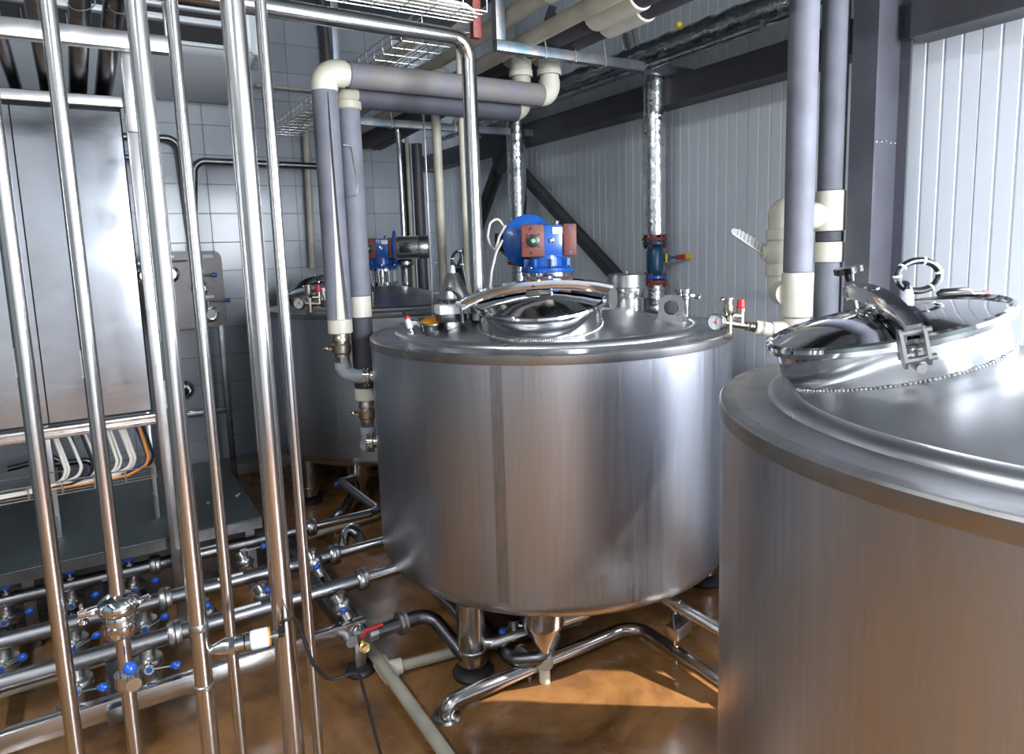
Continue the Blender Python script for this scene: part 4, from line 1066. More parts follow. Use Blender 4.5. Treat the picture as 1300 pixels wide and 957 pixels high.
# ================================================================== LEFT: CABINET, FRAME, PLATFORM
YC = 3.06
zct = at(60, 118, Y=YC).z; zcb = at(95, 541, Y=YC).z; xcr = at(152, 125, Y=YC).x; xcr = .152
t = thing('control_cabinet', 'tall brushed steel control cabinet on a tube frame at the left', 'cabinet', (-.35, YC+.2, zcb))
zb0 = zcb+.015
obj('cabinet_body', MB().bx(-1.0, xcr-.008, YC+.012, YC+.42, zb0, zct-.035), 'shade_black', t)  # body coloured near-black to paint the shade in the door gap
xg = at(20+.3, 180, Y=YC).x
xg = at(32, 300, Y=YC).x
for i, (a, b) in enumerate(((-.98, xg-.0025), (xg+.0025, xcr-.014))):
    mb = MB(); n = 24; vs = []
    for j in range(2):
        z = (zb0+.008, zct-.045)[j]
    # slightly bowed sheet door
    nz = 16; nx = 8
    for jz in range(nz+1):
        z = zb0+.010+(zct-.050-zb0-.010)*jz/nz
        for jx in range(nx+1):
            x = a+(b-a)*jx/nx; bow = .004*math.sin(PI*jz/nz)*math.sin(PI*jx/nx)
            vs.append(V((x, YC+.004-bow, z)))
    fs = [(jz*(nx+1)+jx, jz*(nx+1)+jx+1, (jz+1)*(nx+1)+jx+1, (jz+1)*(nx+1)+jx) for jz in range(nz) for jx in range(nx)]
    m0 = len(vs); vs += [v+V((0, .012, 0)) for v in vs]; fs2 = [tuple(m0+q for q in f[::-1]) for f in fs]
    edge = [jx for jx in range(nx+1)]+[jz*(nx+1)+nx for jz in range(1, nz+1)]+[nz*(nx+1)+jx for jx in range(nx-1, -1, -1)]+[jz*(nx+1) for jz in range(nz-1, 0, -1)]
    ne = len(edge); fe = [(edge[q], edge[(q+1) % ne], m0+edge[(q+1) % ne], m0+edge[q]) for q in range(ne)]
    mb._add(vs, fs+fs2+fe)
    obj('cabinet_door', mb, 'door', t, 60)
# tube frame around the cabinet
t = thing('cabinet_stand', 'square-tube steel frame carrying the control cabinet', 'frame', (xcr, YC, 0))
px_ = xcr+.022
obj('post', MB().bx(px_-.020, px_+.020, YC-.04, YC, 0.012, zct+.03, .003), 'satin', t)
obj('foot_plate', MB().lathe([(0, 0), (.06, 0), (.055, .008), (.02, .012), (.02, .03), (0, .03)], (px_, YC-.02, 0), seg=24), 'satin', t)
obj('top_rail', MB().bx(-1.05, xcr-.002, YC-.035, YC-.0, zct-.038, zct, .003), 'satin', t)
br_ = obj('bottom_rail', MB().bx(-1.05, xcr-.002, YC-.038, YC, zcb-.03, zcb+.012, .003), 'satin', t)
obj('rail_ridge', MB().bx(-1.05, xcr-.002, YC-.044, YC-.038, zcb-.002, zcb+.006).bx(-1.05, xcr-.002, YC-.044, YC-.038, zcb-.022, zcb-.014), 'polish', br_)
obj('post', MB().bx(px_-.05, px_-.03, YC+.30, YC+.33, .32, zcb, .003), 'satin', t)
obj('post', MB().bx(-.28, -.23, YC+.34, YC+.38, .37, zcb, .003), 'satin', t)
# drop frame above: long rail with two straps
YBm = 2.25
ra = at(0, 30, Y=YBm); rb = at(229, 58, Y=YBm)
t = thing('rail_bracket', 'square steel rail crossing behind the tubes at the top left', 'frame', (rb.x, YBm, rb.z))
obj('rail', MB().bx(-.9, rb.x, YBm, YBm+.04, rb.z-.024, rb.z+.024, .003), 'satin', t)
obj('end_plate', MB().bx(rb.x-.012, rb.x+.001, YBm-.006, YBm, rb.z-.04, rb.z+.03, .001), 'satin', t)
ps = at(163, 100, Y=YBm+.06)
obj('drop_strap', MB().bx(ps.x-.016, ps.x+.016, YBm+.04, YBm+.06, at(168, 168, Y=YBm+.05).z, rb.z+.02, .002), 'satin', t)
obj('strap_upper', MB().bx(rb.x-.035, rb.x-.02, YBm+.02, YBm+.04, rb.z+.02, ZC, .001), 'satin', t)
# overhead conduits entering the cabinet top: they run down and back
i = 0
clab = ['leftmost dark conduit descending to the cabinet top', 'second dark conduit from the left above the cabinet, near the thin tube', 'third dark conduit above the cabinet, upright in view', 'rightmost dark conduit leaning above the cabinet']
for (xa, ya, xb_, yb_, r) in ((-22, -20, 20, 110, .022), (40, -20, 61, 114, .027), (101.5, -20, 99, 118, .031), (148, -20, 131, 120, .031)):
    b = at(xb_, yb_, Y=YC+.12); a = at(xa, ya, Y=2.45)
    t = thing('conduit', clab[i], 'pipe', b, 'conduits above the cabinet')
    d_ = (a-b).normalized()
    b2 = V((b.x, b.y, zct-.036))
    k_ = (zct-.036-b.z)/d_.z
    b2 = b+d_*k_
    obj('conduit_pipe', MB().cyl(b2, a+d_*.35, r, 24), 'cond', t)
    obj('entry_ring', MB().lathe([(r, 0), (r+.02, 0), (r+.02, .012), (r, .014)], b2, (0, 0, 1), 24), 'black', t)
    i += 1
# thin wire loops round the conduits
for (cx_, cy_, s_) in ((103, 2, 'first'), (155, 6, 'second')):
    c = at(cx_, cy_, Y=2.50); pts = [c+R0*.042*math.cos(a)+V((0, 0, .026*math.sin(a))) for a in [2*PI*k/24 for k in range(25)]]
    tag(obj('wire_loop', MB().tube(pts, .002, 0, 6), 'galv'), 'thin wire loop tied round the %s overhead conduit' % ('upright' if s_ == 'first' else 'leaning'), 'wire')
# cable basket under the cabinet with hanging cables
zbk = at(95, 629, Y=YC-.06+.02).z
bk = basket((-1.05, YC+.09, zbk), (xcr-.02, YC+.09, zbk), (0, 1, 0), (0, 0, 1), .16, .05, 'wire basket full of cables hanging under the control cabinet', nw=5, step=.105, grp='wire cable trays')
hang = [(66, 'cablewhite', 'cream', .006), (69, 'cablewhite', 'cream', .005), (84, 'cablewhite', 'cream', .006), (87, 'black', 'black', .005), (101, 'black', 'black', .0055), (105, 'cablewhite', 'cream', .005), (134, 'cablewhite', 'cream', .006), (138, 'cablewhite', 'cream', .005), (150, 'cablewhite', 'cream', .007), (153, 'cablewhite', 'cream', .007), (156, 'cablewhite', 'cream', .006), (171, 'cableblue', 'dark blue', .006), (175, 'cableorange', 'orange', .006), (180, 'black', 'black', .006)]
for k, (px, m, cn, r) in enumerate(hang):
    tp = at(px, 545, Y=YC+.05+.004*(k % 4)); zt_ = zcb-.028
    x0 = tp.x; y0 = tp.y
    dx = .028+.004*(k % 3)
    pts = [(x0, y0, zt_), (x0+dx*.5, y0, zt_-.07), (x0+dx, y0, zt_-.15), (x0+dx*.6, y0+.005, zbk+.045), (x0-.05, y0+.01, zbk+.016+.004*(k % 3)), (x0-.18, y0+.01+.004*(k % 3), zbk+.012+.003*(k % 4)), (-1.0, y0+.012+.003*(k % 5), zbk+.012)]
    lab = '%s cable hanging in an arc from the cabinet into the wire basket' % cn
    tag(obj('hanging_cable', MB().tube(pts, r, .04, 8), m), lab, 'cable', '%s cables under the cabinet' % cn)
# straps on the basket
# platform of checker plate
zp_ = .375; xpr = .53; yp0, yp1 = 3.09, 4.15
t = thing('platform', 'low platform of dark checker plate below the cabinet', 'platform', (-.3, 3.6, 0))
obj('deck_plate', MB().bx(-1.6, xpr, yp0, yp1, zp_-.006, zp_, .001), 'checker', t)
obj('edge_frame', MB().bx(-1.6, xpr, yp0, yp0+.04, zp_-.05, zp_-.006).bx(xpr-.04, xpr, yp0+.04, yp1, zp_-.05, zp_-.006).bx(-1.6, xpr-.04, yp1-.04, yp1, zp_-.05, zp_-.006), 'darksteel', t)
for (x, y) in ((xpr-.04, yp0+.12), (xpr-.04, yp1-.05), (-1.5, yp0+.12), (-1.5, yp1-.05), (-.35, yp0+.12)):
    obj('platform_leg', MB().bx(x-.02, x+.02, y-.02, y+.02, 0, zp_-.05), 'darksteel', t)
for (px, py) in ((264, 638), (301, 629), (303.5, 627)):
    c = at(px, py, Z=zp_+.002)
    tag(obj('coin_washer', MB().cyl((c.x, c.y, zp_+.0005), (c.x, c.y, zp_+.004), .010, 14), 'polish'), ('small bright washer lying alone on the checker plate' if px < 290 else 'small bright washer, one of a pair on the checker plate'), 'washer', None if px < 290 else 'washer pair')

# ================================================================== MANIFOLD ON THE FLOOR
HD = [('h1', 2.404, .30, .0275, at(510, 733, Y=2.404).x), ('h2', 2.68, .30, .0275, 1.15), ('h3', 3.18, .235, .0275, 1.0)]
hl = {'h1': 'front one of the three long floor pipes, running towards the middle tank', 'h2': 'middle one of the three long floor pipes', 'h3': 'rear one of the three long floor pipes, beside the platform'}
# collars: joints along each header
joint = {'h1': [(222, 806), (509, 735)-0*1 if False else (460, 744)], 'h2': [(210, 760), (424, 701)], 'h3': [(197, 716), (395, 668)]}
for k, Y, Z, r, xe in HD:
    t = thing('manifold_pipe', hl[k], 'pipe', (0, Y, Z-r), 'long floor pipes')
    js = [at(px, py, Y=Y).x for px, py in joint[k]]
    xs = js[-1]
    obj('pipe_body', MB().cyl((-1.3, Y, Z), (xs, Y, Z), r, 28), 'header', t)
    xe2 = {'h1': 1.05, 'h2': 1.10, 'h3': at(470, 650, Y=Y).x}[k]
    obj('outlet_tube', MB().cyl((xs, Y, Z), (xe2, Y, Z), r*.78, 28), 'pipe', t)
    for j in js:
        obj('pipe_union', MB().lathe([(r, -.022), (r+.010, -.020), (r+.014, -.012), (r+.014, -.002), (r+.009, 0), (r+.014, .002), (r+.014, .012), (r+.010, .020), (r, .022)], (j, Y, Z), (1, 0, 0), 28), 'satin', t)
    # label strips
    for (px, py) in {'h1': [(315, 786)], 'h2': [(292, 731)], 'h3': [(268, 694)]}[k]:
        x = at(px, py, Y=Y).x
        vs = []; mb = MB()
        for xx in (x-.045, x+.045):
            for i_ in range(3): a = R_(112+(i_-1)*12); vs.append(V((xx, Y-(r+.0012)*abs(math.cos(a)) , Z+(r+.0012)*math.sin(a))))
        mb._add(vs, [(0, 1, 4, 3), (1, 2, 5, 4)])
        obj('label_strip', mb, 'paper', t, label='narrow white label strip')
# h3 carries on towards the back tank
t = thing('floor_pipe', 'dark bent pipe behind the three long pipes, leading under the back tank', 'pipe', (1.0, 3.6, 0))
h3e = at(470, 650, Y=3.18)
obj('pipe_body', MB().tube([(h3e.x, 3.18, .235), (h3e.x+.05, 3.20, .235), at(432, 611, Y=3.75)*1.0, at(490, 596, Y=4.0)], .022, .05, 20), 'satin', t)
obj('pipe_body', MB().tube([at(447, 628, Z=.10), at(437, 648, Z=.08), at(425, 655, Z=.06), V((at(425, 655, Z=.06).x, at(425, 655, Z=.06).y, 0.02))], .028, .04, 16), 'darksteel', t)
kq = at(427, 615, Y=3.7); obj('valve_knob', MB().ball(kq, .014), 'knob', t)
h3v = at(463, 612, Y=3.95); obj('valve_body', MB().cyl(h3v+V((0, 0, -.06)), h3v+V((0, 0, .03)), .02, 16).cyl(h3v+V((-.03, 0, -.05)), h3v+V((.03, 0, -.05)), .008, 10), 'darksteel', t)
h3u = at(484, 594, Y=4.0); obj('pipe_union', MB().lathe([(0, -.02), (.038, -.018), (.038, .018), (0, .02)], h3u, (1, 0, 0), 24), 'polish', t)

# butterfly valves with blue knobs under the headers
vn = 0
def butterfly(base, lever_end, Y, Z, label, drop=.10, top=False):
    t = thing('butterfly_valve', label, 'valve', (base.x, Y, Z-.11), 'blue-knobbed butterfly valves')
    x = base.x
    mb = MB().lathe([(.030, Z-.052), (.044, Z-.056), (.046, Z-.062), (.046, Z-.070), (.040, Z-.073), (.046, Z-.076), (.046, Z-.086), (.044, Z-.092), (.030, Z-.096)], (x, Y, 0), seg=28)
    mb.cyl((x, Y, Z-.13), (x, Y, Z-.02), .024, 20)
    b = obj('valve_body', mb, 'satin', t)
    s = V((x, Y-.05, Z-.060))
    mb = MB().cyl((x, Y-.02, Z-.068), s+V((0, -.02, 0)), .012, 16).cyl(s+V((0, -.012, -.0)), s+V((0, -.026, 0)), .017, 16, .002)
    obj('stem', mb, 'satin', b)
    obj('stem_cap', MB().cyl(s+V((0, -.026, 0)), s+V((0, -.029, 0)), .009, 12), 'knob', b, label='blue cap')
    le = lever_end
    l = obj('lever', MB().cyl(s+V((0, -.022, 0)), le, .0035, 8), 'polish', t)
    obj('lever_knob', MB().lathe([(0, -.016), (.007, -.014), (.012, -.006), (.0135, .002), (.012, .010), (.006, .016), (0, .017)], le, le-s, 16), 'knob', l, label='blue ball knob')
    return t
names3 = ['front', 'middle', 'rear']
spec = [  # header, valve px (x,y on header), knob px
    ('h3', (5, 787), (37, 776), 'valve with blue knob under the rear floor pipe, leftmost in view'),
    ('h3', (90, 764), (121, 755), 'valve with blue knob under the rear floor pipe, left of the clamped tube joint'),
    ('h3', (170, 743), (197, 737), 'valve with blue knob under the rear floor pipe, just right of the clamped tube joint'),
    ('h2', (0, 842), (28, 835), 'valve with blue knob under the middle floor pipe at the left edge'),
    ('h2', (92, 815), (122, 807), 'valve with blue knob under the middle floor pipe, between the first two tubes'),
    ('h2', (183, 791), (209, 783), 'valve with blue knob under the middle floor pipe, left of the sensor tube'),
    ('h1', (190, 856), (223, 844), 'valve with blue knob under the front floor pipe, left of the sensor tube'),
    ('h1', (97, 880), (130, 872), 'valve with blue knob under the front floor pipe, below the two left tubes')]
HZ = {'h1': (2.404, .30), 'h2': (2.68, .30), 'h3': (3.18, .235)}
for h, a, k, lab in spec:
    Y, Z = HZ[h]
    b = at(a[0], a[1], Y=Y-.07); le = at(k[0], k[1], Y=Y-.09)
    butterfly(b, le, Y, Z, lab)
# upright valves to the right, with knobs pointing up
def upright_valve(px, py, kx, ky, Y, label, zz=None):
    c = at(px, py, Y=Y); t = thing('butterfly_valve', label, 'valve', (c.x, Y, c.z-.05), 'blue-knobbed butterfly valves')
    ax = V((.35, -.25, -.9)).normalized()
    b = obj('valve_body', MB().lathe([(.02, -.05), (.02, -.022), (.032, -.018), (.036, -.010), (.036, -.002), (.031, 0), (.036, .002), (.036, .012), (.032, .018), (.02, .022), (.02, .05)], c, ax, 24), 'satin', t)
    s = c+V((0, -.0, .045)); k = at(kx, ky, Y=Y-.03)
    obj('stem', MB().cyl(c+V((0, 0, .02)), s, .012, 14).cyl(s, s+V((0, 0, .012)), .016, 14), 'satin', b)
    l = obj('lever', MB().cyl(s+V((0, 0, .006)), k, .0035, 8), 'polish', t)
    obj('lever_knob', MB().ball(k, .0135, 16), 'knob', l, label='blue ball knob')
    obj('port_sticker', MB().box(c+ax*.055, (.016, .016, .004), .4), 'paper', b, label='small white sticker')
upright_valve(311, 714, 335, 693, 2.95, 'valve with level lever and blue knob between thin and thickest tubes')
upright_valve(335, 757, 340, 749, 2.55, 'valve with short blue-knobbed lever beside the thickest tube, front')
upright_valve(262, 780, 263, 769, 2.56, 'valve with short blue-knobbed lever directly right of the sensor tube')
upright_valve(246, 728, 243, 712, 2.93, 'valve mostly hidden behind the sensor tube')
upright_valve(398, 715, 401, 719, 2.52, 'valve with blue cap under the middle pipe, right of all the tubes')
upright_valve(434, 770, 436, 774, 2.34, 'valve with blue cap under the front pipe, above the support foot')
# knobs standing behind the rear header
for k, (px, py) in enumerate(((6, 735), (88, 716), (163, 700))):
    q = at(px, py+4, Y=3.26-.22)
    b = V((q.x, 3.04, .235))
    t = thing('vent_cock', ['small upright cock with blue knob on the rear floor pipe, leftmost', 'small upright cock with blue knob on the rear floor pipe, middle one', 'small upright cock with blue knob on the rear floor pipe, nearest the cabinet post'][k], 'valve', (b.x, 3.18, .26), 'small blue-knobbed cocks')
    kn = at(px, py+9, Y=3.18)
    obj('cock_stem', MB().cyl((kn.x, 3.18, .255), (kn.x, 3.18, max(.275, kn.z-.01)), .008, 10).cyl((kn.x, 3.18, .258), (kn.x, 3.18, .268), .016, 12), 'satin', t)
    obj('cock_knob', MB().lathe([(0, 0), (.010, 0), (.019, .006), (.020, .014), (.012, .019), (0, .02)], (kn.x, 3.18, max(.27, kn.z-.012)), seg=20), 'knob', t, label='blue knob')
# cross pipes on the floor under the headers
XC = [at(5, 787, Y=3.1).x, at(90, 764, Y=3.1).x, at(178, 741, Y=3.1).x]
cl = ['cross pipe under the floor manifold, at the left edge', 'cross pipe under the floor manifold, between the two left tubes', 'cross pipe under the floor manifold, below the clamped joint']
for x, l in zip(XC, cl):
    t = thing('cross_pipe', l, 'pipe', (x, 2.8, .08), 'cross pipes under the manifold')
    obj('pipe_body', MB().tube([(x-.0, 2.40, .13), (x, 3.25, .13)], .024, .0, 20), 'darksteel', t)
    obj('riser', MB().cyl((x, 2.404, .13), (x, 2.404, .175), .024, 16).cyl((x, 2.68, .13), (x, 2.68, .175), .024, 16), 'satin', t)
    obj('end_cap', MB().lathe([(0, 0), (.027, 0), (.027, .012), (0, .014)], (x, 2.40, .13), (0, -1, 0), 24), 'satin', t)
# twin sloping cross pipe at right
t = thing('cross_pipe', 'pair of dark pipes running under the headers to the support foot', 'pipe', (.6, 2.5, .1), 'cross pipes under the manifold')
a = at(388, 725, Z=.16); b = at(447, 815, Z=.16)
for off in (0, .055):
    o_ = V((off, off*.3, .01*off)); obj('pipe_body', MB().cyl(V(a)+(V(a)-V(b))*.35+o_, V(b)+o_, .021, 20), 'darksteel' if off else 'satin', t)
# support rack: box rail and foot
Yr = 2.30
rz_ = at(449, 822, Y=Yr)
t = thing('support_rack', 'square steel rail on a black round foot under the floor pipes', 'rack', (rz_.x, Yr, 0))
zr = at(440, 800, Y=Yr).z
obj('rail', MB().bx(-.6, rz_.x+.045, Yr-.02, Yr+.02, zr-.03, zr+.03, .002), 'pipe', t)
lgx = rz_.x+.018
obj('rack_leg', MB().bx(lgx-.020, lgx+.020, Yr-.018, Yr+.018, .02, zr-.03, .002), 'satin', t)
obj('rack_foot', MB().lathe([(0, 0), (.052, 0), (.054, .01), (.048, .022), (.02, .030), (.014, .04), (0, .04)], (lgx, Yr, 0), seg=32), 'rubber', t)
obj('rail', MB().bx(-.1, -.06, 2.25, 3.3, zr-.03, zr+.02, .002), 'darksteel', t)
obj('rail', MB().bx(lgx-.06, lgx-.02, 2.32, 3.3, zr-.03, zr+.02, .002), 'darksteel', t)
# pipe with union, going back and under the middle tank
pu0 = at(487, 797, Z=.16); pu1 = at(520, 780, Z=.16)
t = thing('drain_pipe', 'dark steel pipe with a union bending down towards the front left leg', 'pipe', (pu1.x, pu1.y, 0))
e0 = at(478, 802, Z=.17); e1_ = at(545, 778, Z=.17); e2_ = at(592, 835, Z=.08); e3 = at(606, 846, Z=.03)
obj('pipe_body', MB().tube([e0, e1_, e2_, e3], .026, .07, 24), 'darksteel', t)
dd_ = (e1_-e0).normalized(); uu = at(478, 799, Z=.17)
obj('pipe_union', MB().lathe([(.026, -.018), (.042, -.014), (.042, -.003), (.037, 0), (.042, .003), (.042, .014), (.026, .018)], e0+dd_*.10, dd_, 28), 'satin', t)
obj('pipe_body', MB().cyl(e0-dd_*.03, e0+dd_*.09, .026, 24).cyl(e0-dd_*.03, at(452, 808, Z=.15), .022, 20), 'satin', t)
# brass tap with red lever
tp0 = at(452, 800, Z=.165); tp1 = at(463, 822, Z=.13)
t = thing('drain_tap', 'small brass tap with red lever above the support foot', 'tap', tp1)
obj('tap_flange', MB().lathe([(0, 0), (.036, 0), (.036, .01), (.020, .014), (0, .014)], tp0, (tp1-tp0), 24), 'polish', t)
obj('tap_body', MB().cyl(tp0, tp1, .014, 16).lathe([(0, -.01), (.018, -.01), (.018, .012), (.012, .014), (.012, .004), (0, .004)], tp1, (EYE-tp1).normalized(), 20), 'brass', t)
l0 = at(458, 802, Z=.19); l1 = at(466, 800, Z=.20); l2 = at(486, 792, Z=.21)
obj('tap_lever', MB().tube([at(459, 809, Z=.175), l1, l2], .006, .01, 8, rr=None), 'red', t, label='red lever')
# cream plastic drain line with tee on the floor
zf_ = .03
n0 = at(462, 812, Z=zf_+.02); n1 = at(490, 850, Z=zf_); n2 = at(640, 1060, Z=zf_); m1 = at(735, 787, Z=zf_)
m0 = n1
t = thing('plastic_drain_line', 'cream plastic pipe with a tee lying on the floor by the front left leg', 'pipe', (n1.x, n1.y, 0))
obj('plastic_pipe', MB().cyl(n0, n2, .022, 24), 'creamdirty', t)
obj('plastic_pipe', MB().cyl(n1, m1, .020, 24), 'creamdirty', t)
d1 = (n2-n0).normalized(); d2_ = (m1-n1).normalized(); c = n1
tt = obj('tee', MB().cyl(c-d1*.055, c+d1*.055, .030, 28, .003).cyl(c, c+d2_*.06, .029, 28, .003), 'cream', t)
mb = MB()
obj('grey_stripe', MB().bar(n1+d2_*.065+V((0, 0, .0202)), m1+V((0, 0, .0202)), .003, .001).bar(n1+d1*.06+V((0, 0, .0222)), n2+V((0, 0, .0222)), .003, .001), 'mark', t)
s0 = at(270, 682, Z=.03); s1 = at(490, 655, Z=.03)
tag(obj('plastic_pipe', MB().cyl(at(200, 705, Z=.05) if False else at(392, 680, Z=.05), at(520, 640, Z=.05), .018, 20), 'creamdirty'), 'cream plastic pipe on the floor behind the middle long pipe', 'pipe')
tag(obj('plastic_pipe', MB().cyl(at(0, 880, Z=.05), at(330, 775, Z=.05), .018, 20), 'creamdirty'), 'long cream plastic pipe on the floor behind the front long pipe', 'pipe')
# U-shaped hose clamp piece between the rear and middle headers
uc = at(448, 685, Y=2.85); t = thing('return_bend', 'short dark bent pipe with bright hoop behind the middle floor pipe', 'pipe', (uc.x, uc.y, 0))
obj('pipe_body', MB().tube([at(434, 695, Y=2.80), at(440, 668, Y=2.85), at(456, 680, Y=2.80), at(460, 692, Y=2.72)], .022, .03, 16), 'darksteel', t)
obj('hoop', MB().tube([at(440, 694, Y=2.78), at(433, 675, Y=2.8), at(446, 663, Y=2.8), at(456, 668, Y=2.8)], .005, .03, 8), 'polish', t)

# pipes under the middle tank
zq = .045
a0 = at(566, 893, Z=zq); a1 = at(805, 792, Z=zq); a2 = at(960, 895, Z=zq)
t = thing('floor_pipe', 'bright steel pipe bending in front of the right leg under the middle tank', 'pipe', (a1.x, a1.y, 0))
obj('pipe_body', MB().tube([V((a0.x, a0.y, 0)), V((a0.x, a0.y, zq)), a1, a2], .026, .09, 28), 'pipe', t)
obj('floor_rosette', MB().lathe([(.026, 0), (.05, 0), (.045, .008), (.026, .01)], V((a0.x, a0.y, 0)), seg=28), 'pipe', t)
obj('pipe_support', MB().cyl((a0.x*.6+a1.x*.4, a0.y*.6+a1.y*.4, 0), (a0.x*.6+a1.x*.4, a0.y*.6+a1.y*.4, zq-.02), .012, 12), 'satin', t)
obj('pipe_support', MB().cyl((a2.x*.8+a1.x*.2, a2.y*.8+a1.y*.2, 0), (a2.x*.8+a1.x*.2, a2.y*.8+a1.y*.2, zq-.02), .012, 12), 'satin', t)
b0 = at(745, 778, Z=.16); b1 = at(612, 820, Z=.12); b2 = at(598, 770, Z=.17)
t = thing('floor_pipe', 'steel pipe under the middle tank, passing behind its outlet cone', 'pipe', (b1.x, b1.y, 0))
obj('pipe_body', MB().tube([b0, b1, at(575, 770, Z=.12), at(500, 700, Z=.16)], .024, .06, 24), 'pipe', t)
d0 = at(608, 775, Z=.12); 
t = thing('floor_pipe', 'dark pipe crossing the floor behind the front left leg with small blue knob', 'pipe', (d0.x, d0.y, 0))
obj('pipe_body', MB().tube([at(545, 735, Z=.12), at(608, 782, Z=.10), at(650, 838, Z=.08), at(690, 835, Z=.10), at(705, 805, Z=.14)], .024, .05, 20), 'darksteel', t)
k1 = at(638, 802, Z=.15); obj('valve_knob', MB().ball(k1, .015), 'knob', t, label='blue knob')
k0 = at(652, 792, Z=.16); obj('valve_body', MB().cyl(k0-V((0, 0, .04)), k0+V((0, 0, .02)), .02, 16).cyl(k0, at(668, 796, Z=.15), .006, 8).cyl(k0, k1, .004, 8), 'satin', t)
uu2 = at(664, 832, Z=.09); obj('pipe_union', MB().lathe([(0, -.012), (.038, -.01), (.038, .01), (0, .012)], uu2, (.6, .3, 0), 24), 'satin', t)
# outlet drain under cone
t = thing('outlet_fitting', 'cream plastic fitting and tube below the outlet cone of the middle tank', 'pipe', (AX, AY, 0))
OX, OY, _ = OA+pol(-128.3, .660)
obj('drain_tube', MB().cyl((OX, OY, 0), (OX, OY, .105), .020, 20), 'cream', t)
pr = [(0, .055), (.026, .055), (.031, .06), (.031, .075), (.028, .077), (.031, .08), (.031, .095), (.027, .10), (.022, .104), (0, .104)]
obj('union_nut', MB().lathe(pr, (OX, OY, 0), seg=12), 'creamdirty', t)
# clamp support and pipe at the right leg
c0 = at(852, 765, Z=.22); c1 = at(940, 815, Z=.18)
t = thing('floor_pipe', 'short steel pipe held in a clamp beside the right leg', 'pipe', (c0.x, c0.y, .1))
obj('pipe_body', MB().cyl(c0+(c0-c1)*.15, c1+(c1-c0)*.3, .024, 24), 'pipe', t)
obj('pipe_clamp', MB().lathe([(.0245, -.010), (.029, -.008), (.029, .008), (.0245, .010)], c0+(c1-c0)*.1, c1-c0, 24).cyl(at(855, 770, Z=.20), at(855, 800, Z=.16), .006, 8), 'polish', t)
cb = at(862, 797, Z=.14)
obj('clamp_block', MB().box(cb, (.10, .05, .045), .25, .002), 'satin', t)
mb = MB().cyl(cb-V((.02, 0, .0)), V((cb.x-.02, cb.y, .05)), .006, 8).cyl(V((cb.x-.02, cb.y, .0)), V((cb.x-.02, cb.y, .08)), .01, 10)
obj('clamp_rod', mb, 'polish', t)

# ================================================================== BACK WALL ITEMS
# air conditioner
za_b = at(250, 67, Y=4.5)
xr_ = at(334, 50, Y=4.5).x; z0a = at(300, 100, Y=4.9).z
zfb = at(250, 62, Y=4.5).z; zft = zfb+.36
t = thing('air_conditioner', 'white ceiling air conditioner with dark louvre slots, top left', 'air conditioner', (-.3, 4.8, zfb))
xl_ = -1.2
pts = [(4.5, zfb+.03), (4.5, zft-.02), (4.52, zft), (5.20, zft), (5.20, zfb-.16), (5.12, zfb-.17), (4.56, zfb-.02), (4.52, zfb)]
poly = [(y, z) for y, z in pts]
obj('housing', MB().prism(poly, (xl_, 0, 0), (0, 1, 0), (0, 0, 1), xr_-xl_-.06), 'acwhite', t)
ec = obj('end_cap', MB().box((xr_-.04, 4.80, (zfb+zft)/2-.0), (.08, .62, .37), 0, .03), 'acwhite', t)
for hx_ in (xl_+.25, xr_-.25): obj('hanger_rod', MB().cyl((hx_, 4.85, zft-.01), (hx_, 4.85, ZC), .006, 8), 'galv', t)
obj('opening_shade', MB().bx(xl_+.05, xr_-.10, 4.493, 4.50, zfb+.035, zft-.02), 'shade_black', t)  # black sheet on the closed housing, painting the shade behind the louvres
for z in (zfb+.14, zfb+.215, zfb+.29):
    mb = MB().box(((xl_+xr_)/2-.03, 4.47, z), (xr_-xl_-.17, .07, .034), 0, .008)
    obj('louvre', mb, 'acwhite', t)
mb = MB()
for i in range(14): mb.bx(xl_+.1+i*.1, xl_+.105+i*.1, 4.475, 4.495, zfb+.04, zfb+.10)
obj('vane', mb, 'darksteel', t)
obj('lower_edge', MB().bx(xl_+.02, xr_-.08, 4.485, 4.50, zfb+.012, zfb+.034, .004), 'acwhite', t)
obj('badge', MB().box((at(270, 77, Y=4.6).x, 4.63, zfb-.035), (.16, .05, .004), 0, 0, ax=Matrix.Rotation(-.27, 3, 'X')), 'darksteel', t)

def wall_pipe(pts, r, bend, label, m='darksteel', Y=5.13):
    P = [at(x, y, Y=Y) for x, y in pts]
    return tag(obj('wall_pipe', MB().tube(P, r, bend, 18), m), label, 'pipe')
wall_pipe([(150, 173), (226, 176), (246, 320)], .024, .08, 'bent dark steel pipe on the tiled wall, upper left one')
wall_pipe([(150, 199), (202, 203), (214, 320)], .018, .06, 'bent dark steel pipe with red valve on the tiled wall', Y=5.05)
wall_pipe([(246, 325), (246, 204), (403, 211)], .024, .08, 'dark steel pipe on the tiled wall bending right behind the tubes', Y=5.08)
wall_pipe([(388, 160), (397, 340)], .024, 0, 'upright beige pipe on the tiled wall behind the foam pipes', 'creamdirty')
wall_pipe([(378, 152), (388, 163), (398, 155)], .026, .03, 'small beige forked fitting on top of an upright wall pipe', 'creamdirty', 5.10)
wall_pipe([(325, 108), (470, 122)], .012, 0, 'thin beige pipe running level along the tiled wall', 'creamdirty')
wall_pipe([(407, -20), (417, 90)], .03, 0, 'dark upright pipe high on the tiled wall', 'primer', 5.1)
q = at(174, 201, Y=5.05)
tag(obj('red_valve', MB().cyl(q-V((.03, 0, 0)), q+V((.03, 0, 0)), .028, 16, .004).cyl(q, q+V((0, 0, .06)), .008, 8), 'red'), 'small red valve handle at the corner of the cabinet', 'valve')
